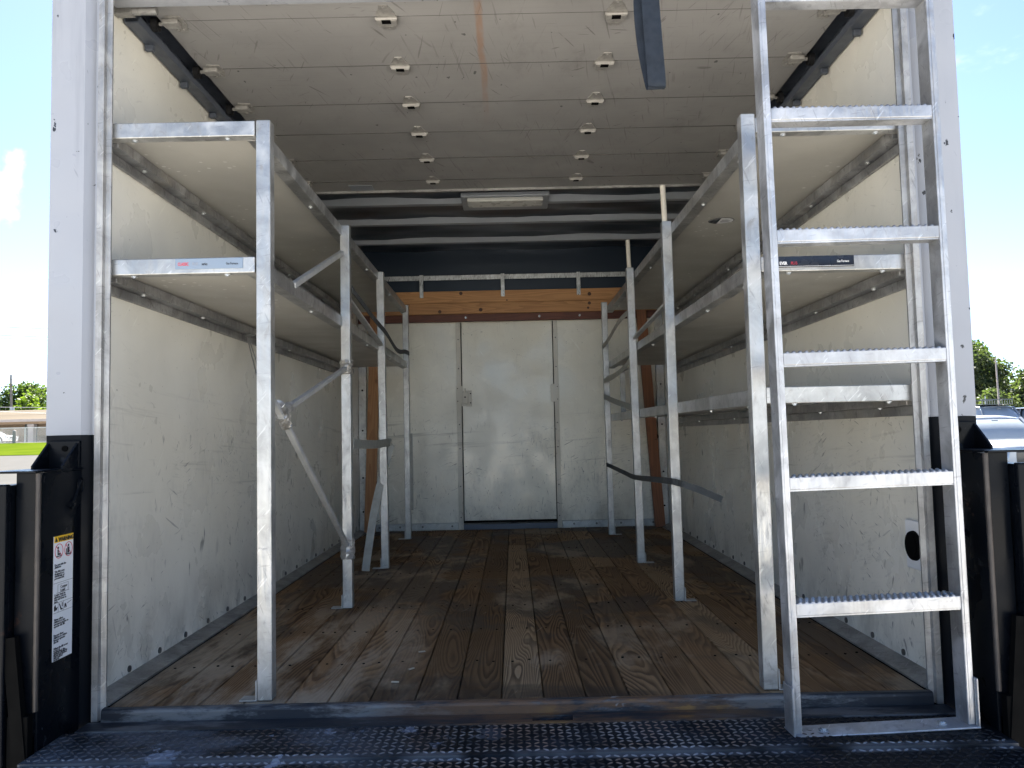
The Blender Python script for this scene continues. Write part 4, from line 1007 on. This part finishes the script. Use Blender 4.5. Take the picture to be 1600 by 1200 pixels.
tree('broadleaf_tree', 'low pale bush below the pine behind the vehicles', 43.5, 70, 4.2, 2.2, .3, 'leaf_b', 15, .1, group=GR, n=3500, leafs=.3)
tree('broadleaf_tree', 'small yellow-green shrub just above the vehicle roofs', 43.4, 64, 2.5, 1.1, .2, 'leaf_c', 16, .06, group=GR, n=900, leafs=.22)
tree('broadleaf_tree', 'dark mass of a tree behind the light pole and fence lines', 49.2, 73, 6.0, 3.4, .4, 'leaf_b', 17, .2, group=GR, n=6000, leafs=.36)

# ------------------------------------------------------------------ outside, left: building, fence, pole, wires, car
bz = .84
M['stucco'] = simple('tan_wall', (.26, .185, .125), .9, 0, .1, 1)
M['brick_tan'] = simple('lower_tan_wall', (.19, .13, .085), .9, 0, .15, 3)
M['house_white'] = simple('porch_white', (.34, .30, .28), .8, 0, .08, 2)
M['dark_door'] = simple('dark_green_door', (.03, .045, .05), .4)
k = NT('tan_metal_roof'); wv = k.n('ShaderNodeTexWave'); wv.bands_direction = 'X'; wv.inputs['Scale'].default_value = .8; k.put(wv.inputs['Vector'], k.coord())
k.set('Base Color', k.mix(k.ramp(wv.outputs['Fac'], .75, .95), (.085, .066, .042), (.06, .046, .03))); k.set('Roughness', .8); k.set('Specular IOR Level', .1); M['roof_tan'] = k.m
ho = thing('low_building', 'low tan building with metal roof and white porch pillars', 'building', (-56, 88, bz))
MB().box((-72, -40), (87.4, 96), (bz, 3.5)).build('wall', M['stucco'], ho)
box('wainscot', (-72, -40), (87.34, 87.4), (bz, 1.75), M['brick_tan'], ho)
MB().prism([(84.2, 3.28), (84.2, 3.5), (90.5, 4.75), (97, 3.5), (97, 3.28)], -73, -39, 'x').build('roof', M['roof_tan'], ho)
box('fascia', (-73, -39), (84.1, 84.19), (3.22, 3.5), M['house_white'], ho)
box('porch_beam', (-72.5, -39.5), (84.7, 85.1), (2.98, 3.28), M['stucco'], ho)
for px in (-67.4, -62.6, -57.6, -52.35, -47.4, -42.5):
    MB().box((px - .28, px + .28), (84.65, 85.15), (bz, 2.98)).box((px - .36, px + .36), (84.6, 85.2), (2.7, 2.95)).build('pillar', M['house_white'], ho)
for dx in (-53.9, -64.5, -44):
    d_ = box('door', (dx - .68, dx + .68), (87.26, 87.34), (bz, 3.05), M['dark_door'], ho)
for dx in (-50.9, -61, -58.6):
    box('window', (dx - .45, dx + .45), (87.27, 87.34), (2.0, 3.05), M['dark_door'], ho)
box('porch_slab', (-72.5, -39.5), (84.3, 87.4), (bz - .3, bz + .05), M['house_white'], ho)

M['wire'] = simple('fence_wire', (.45, .46, .46), .4, .6)
fe = thing('chain_link_fence', 'grey chain link fence along the grass before the low building', 'fence', (-46, 71.5, .84))
fz = zg(-46, 71.5)
i = 0; pw = []
px = -60.2
while px < -30:
    MB().cyl((px, 71.5, fz - .1), (px, 71.5, fz + 1.5), .05, 8).build('fence_post', M['wire'], fe); px += 3.05
MB().cyl((-60.2, 71.5, fz + 1.45), (-30, 71.5, fz + 1.45), .03, 6).cyl((-60.2, 71.5, fz + .1), (-30, 71.5, fz + .1), .02, 6).build('fence_rail', M['wire'], fe)
q = MB(); xx = -60.2
while xx < -31.5:
    q.bar((xx, 71.5, fz + .05), (xx + 1.4, 71.5, fz + 1.45), .008, .008, (0, 1, 0)); q.bar((xx + 1.4, 71.51, fz + .05), (xx, 71.51, fz + 1.45), .008, .008, (0, 1, 0)); xx += .14
q.build('fence_mesh', M['wire'], fe)
for gx in (-44.7, -45.7):
    pass
o = MB().cyl((-45.55, 70.9, .2), (-45.55, 70.9, 1.95), .16, 12).ball((-45.55, 70.9, 1.95), .16).build('bollard', M['house_white']); tag(o, 'white round post standing before the fence by the parked car', 'post')

M['pole_wood'] = simple('grey_pole_wood', (.20, .18, .16), .9, 0, .15, 2)
up_ = thing('utility_pole', 'weathered wooden utility pole before the trees on the left', 'utility pole', (-60.9, 95, zg(-60.9, 95)))
MB().cyl((-60.9, 95, .6), (-61.1, 95, 9.3), .16, 10, .11).build('shaft', M['pole_wood'], up_)
MB().bar((-61.9, 95, 7.9), (-60.9, 95, 7.95), .1, .1).build('crossarm', M['pole_wood'], up_)
MB().cyl((-60.75, 94.8, 4.4), (-60.75, 94.8, 5.3), .24, 12).build('transformer', M['wire'], up_)
M['cable'] = simple('cable', (.12, .12, .12), .6)
M['cable_pale'] = simple('pale_cable', (.42, .42, .42), .5)
def wire(label, a, b, sag, r, mat='cable'):
    m = MB(); a, b = Vector(a), Vector(b); n = 24; P = []
    for i in range(n + 1):
        u = i / n; p = a.lerp(b, u); p.z -= sag * 4 * u * (1 - u); P.append(p)
    for p, q_ in zip(P, P[1:]): m.cyl(p, q_, r, 5, cap=False)
    o = m.build('power_line', M[mat]); tag(o, label, 'cable', 'overhead lines on the left'); return o
wire('topmost thin overhead line high in the left sky', (-90, 95, 17.4), (-10, 95, 12.9), .7, .030)
wire('overhead line just below the topmost in the left sky', (-90, 95, 16.3), (-10, 95, 12.0), .7, .034)
wire('lowest of the three high overhead lines in the left sky', (-90, 95, 15.9), (-10, 95, 11.7), .7, .030)
wire('overhead line passing just above the top of the utility pole', (-90, 95.4, 10.4), (-10, 95.4, 9.0), .3, .025)
wire('overhead line meeting the utility pole near its top', (-90, 95.2, 9.5), (-10, 95.2, 8.1), .3, .025)
wire('line falling from the pole top to the right, before the trees', (-61.05, 94.8, 9.2), (-30, 80, 5.0), .4, .02)
wire('pale sagging cable low before the left trees', (-72, 80, 6.0), (-30, 76, 3.2), .5, .035, 'cable_pale')
wire('pale level cable crossing the left trees above the building roof', (-75, 90, 5.7), (-20, 90, 4.3), .2, .03, 'cable_pale')

# ------------------------------------------------------------------ vehicles
def car_paint(name, col, rough=.22):
    k = NT(name); k.set('Base Color', col); k.set('Metallic', .25); k.set('Roughness', rough); k.set('Coat Weight', .6); k.set('Coat Roughness', .05); return k.m
M['silver'] = car_paint('silver_paint', (.44, .46, .49)); M['carwhite'] = car_paint('white_car_paint', (.74, .74, .74)); M['cardark'] = car_paint('dark_car_paint', (.03, .032, .036)); M['cargrey'] = car_paint('grey_car_paint', (.26, .28, .30))
M['glass'] = simple('sky_pale_car_glass', (.30, .33, .36), .10, 0, .05); M['glass'].node_tree.nodes['Principled BSDF'].inputs['Specular IOR Level'].default_value = 1.  # reflection of the bright sky put into the pale base colour
M['tyre'] = simple('tyre', (.015, .015, .015), .8); M['lens'] = simple('headlight_lens', (.16, .17, .18), .15, 0, .05)
def vehicle(name, label, cat, loc, yaw, paint, Lc=5.0, Wc=1.98, H=1.76, hood=1.08, kind='suv', group=None):
    """front of the vehicle looks along local -Y; origin on the ground under its middle"""
    t = thing(name, label, cat, loc, group, (0, 0, yaw))
    hl, hw = Lc / 2, Wc / 2
    belt = hood
    def skin(st, mat, nm, close=True):
        bm = bmesh.new(); rings = []
        for y, w_, zlo, zhi, rnd in st:
            ring = []
            for (u, v) in ((-1, 0), (-1, .55), (-.985, .85), (-.90, .97), (-.6, 1.0), (0, 1.012), (.6, 1.0), (.90, .97), (.985, .85), (1, .55), (1, 0)):
                uu = u * (1 - rnd * max(0, v - .3))
                ring.append(bm.verts.new((uu * w_, y, zlo + (zhi - zlo) * v)))
            rings.append(ring)
        for a, b in zip(rings, rings[1:]):
            for i in range(len(a) - 1): bm.faces.new((a[i], a[i + 1], b[i + 1], b[i])).smooth = True
            bm.faces.new((a[-1], a[0], b[0], b[-1]))
        bm.faces.new(rings[0]); bm.faces.new(rings[-1][::-1]); bmesh.ops.recalc_face_normals(bm, faces=bm.faces[:])
        me = bpy.data.meshes.new(nm); bm.to_mesh(me); bm.free(); me.materials.append(mat)
        o = link(bpy.data.objects.new(nm, me)); o.parent = t; return o
    cowl = -hl + Lc * .27
    skin([(-hl, hw * .80, .36, hood * .80, .02), (-hl + .10, hw * .93, .30, hood * .90, .02), (-hl + .5, hw * .985, .27, hood * .965, .02), (cowl, hw, .27, hood, .02),
          (0, hw, .27, belt * 1.0, .02), (hl - .5, hw * .99, .27, belt * 1.0, .02), (hl - .06, hw * .92, .3, belt * .97, .02), (hl, hw * .86, .38, belt * .85, .02)], paint, 'body')
    rear = {'suv': hl - .25, 'pickup': .75, 'sedan': hl - .95}[kind]; wtop = hw * .76; slope = .62 if kind != 'sedan' else .8
    def cabin(z0, z1, g0, g1, mat, nm, shrink):
        return skin([(cowl + g0, hw * .90 - shrink, belt - .02, z0, .12), (cowl + slope * .55, (hw * .9 + wtop) / 2 - shrink + .03, belt - .02, belt + (z1 - belt) * .62, .14), (cowl + slope + .05, wtop - shrink + .06, belt - .02, z1 - .02, .16), (cowl + slope + .5, wtop - shrink + .08, belt - .02, z1, .16),
                     (rear - .35, wtop - shrink + .08, belt - .02, z1 - .03, .16), (rear + g1, wtop - shrink + .1, belt - .02, z0 + .05, .12)], mat, nm)
    cabin(belt + .03, H - .035, .02, -.03, M['glass'], 'windows', .0)
    # roof skin and pillars in body colour
    rf = MB()
    n = 8
    bm = rf.bm; grid = []
    for j, (yy, zz) in enumerate(((cowl + slope - .02, H - .075), (cowl + slope + .12, H - .035), (cowl + slope + .5, H), (rear - .6, H), (rear - .3, H - .03), (rear - .1, H - .10))):
        grid.append([bm.verts.new((wtop * 1.04 * (-1 + 2 * i / n), yy, zz - .06 * abs(-1 + 2 * i / n) ** 3)) for i in range(n + 1)])
    for a, b in zip(grid, grid[1:]):
        for i in range(n): bm.faces.new((a[i], a[i + 1], b[i + 1], b[i])).smooth = True
    r_ = bmesh.ops.extrude_face_region(bm, geom=bm.faces[:]); bmesh.ops.translate(bm, vec=(0, 0, -.03), verts=[v for v in r_['geom'] if isinstance(v, bmesh.types.BMVert)]); bmesh.ops.recalc_face_normals(bm, faces=bm.faces[:])
    for s in (-1, 1):
        rf.bar((s * (hw * .875), cowl + .0, belt), (s * wtop * .99, cowl + slope + .03, H - .085), .05, .07, (s, 0, 0))
        rf.bar((s * hw * .9, (cowl + rear) / 2 + .2, belt), (s * wtop * 1.0, (cowl + rear) / 2 + .25, H - .07), .05, .10, (s, 0, 0))
        rf.bar((s * hw * .88, rear - .02, belt), (s * wtop * 1.0, rear - .25, H - .07), .06, .12, (s, 0, 0))
    rf.build('cabin_roof', paint, t, False)
    for s in (-1, 1):
        MB().box((s * hw * .93 - .13, s * hw * .93 + .13), (-hl + .02, -hl + .16), (hood * .64, hood * .80), .03).build('headlight', M['lens'], t, False)
        MB().box((s * (hw + .10) - .10, s * (hw + .10) + .10), (cowl + .42, cowl + .54), (belt + .03, belt + .20), .03).build('mirror', paint, t, False)
        for yy in (-hl + Lc * .19, hl - Lc * .21):
            wh = MB().cyl((s * (hw - .24), yy, .36), (s * (hw + .005), yy, .36), .36, 28).build('wheel', M['tyre'], t, False)
            MB().cyl((s * (hw - .02), yy, .36), (s * (hw + .012), yy, .36), .23, 20).build('rim', M['galv'], wh, False)
    MB().box((-hw * .62, hw * .62), (-hl - .012, -hl + .08), (hood * .46, hood * .76), .02).build('grille', M['cardark'], t, False)
    MB().box((-hw * .86, hw * .86), (-hl - .06, -hl + .1), (.36, .56), .04).build('bumper', M['cargrey'], t, False)
    MB().box((-.09, .09), (cowl + slope * .82, cowl + slope * .86), (H - .20, H - .14), .012).build('rear_view_mirror', M['lens'], t, False)
    return t
vehicle('parked_pickup', 'silver pickup facing us, parked right beside the truck', 'pickup', (13.1, 20.2, GZ), R(-2), M['silver'], 5.4, 2.0, 1.80, 1.13, 'pickup')
vehicle('parked_car', 'white boxy vehicle parked behind the silver pickup, partly behind the truck post', 'car', (18.0, 31.5, zg(18, 31)), R(35), M['carwhite'], 4.7, 1.9, 2.28, 1.3, 'suv', 'vehicles parked in the far row')
vehicle('parked_car', 'grey vehicle with a roof rack in the far row behind the silver pickup', 'car', (20.1, 31.5, zg(20, 31)), R(6), M['cargrey'], 4.8, 1.95, 2.36, 1.3, 'suv', 'vehicles parked in the far row')
vehicle('parked_car', 'dark vehicle at the right edge of the far row', 'car', (22.4, 31.0, zg(22, 31)), R(4), M['cardark'], 4.8, 1.95, 2.25, 1.3, 'suv', 'vehicles parked in the far row')
rk = thing('roof_rack', 'black roof rack crate on the grey vehicle in the far row', 'roof rack', (20.1, 31.6, zg(20, 31) + 2.36))
q = MB()
for i in range(13): q.cyl((-.62 + i * 1.24 / 12, -.7, 0), (-.62 + i * 1.24 / 12, -.7, .2), .012, 5)
q.box((-.64, .64), (-.72, -.68), (.19, .23)).box((-.64, .64), (-.72, .7), (-.005, .02)).box((-.64, .64), (.66, .7), (.19, .23)); q.build('rack_frame', M['cardark'], rk, False)
vehicle('parked_sedan', 'white sedan parked behind the chain link fence at the far left', 'car', (-52.6, 78.4, zg(-52, 78)), R(90), M['carwhite'], 4.5, 1.8, 1.42, .9, 'sedan')
lp = thing('light_pole', 'thin pale light pole rising before the trees on the right', 'lamp post', (37.9, 60, zg(37.9, 60)))
MB().cyl((37.9, 60, zg(37.9, 60)), (37.8, 60, 5.9), .085, 10, .05).build('shaft', M['house_white'], lp)
o = MB().cyl((30.9, 50, zg(30.9, 50)), (30.9, 50, 2.55), .03, 6).build('thin_pole', M['wire']); tag(o, 'short thin grey pole before the right-hand trees', 'pole')
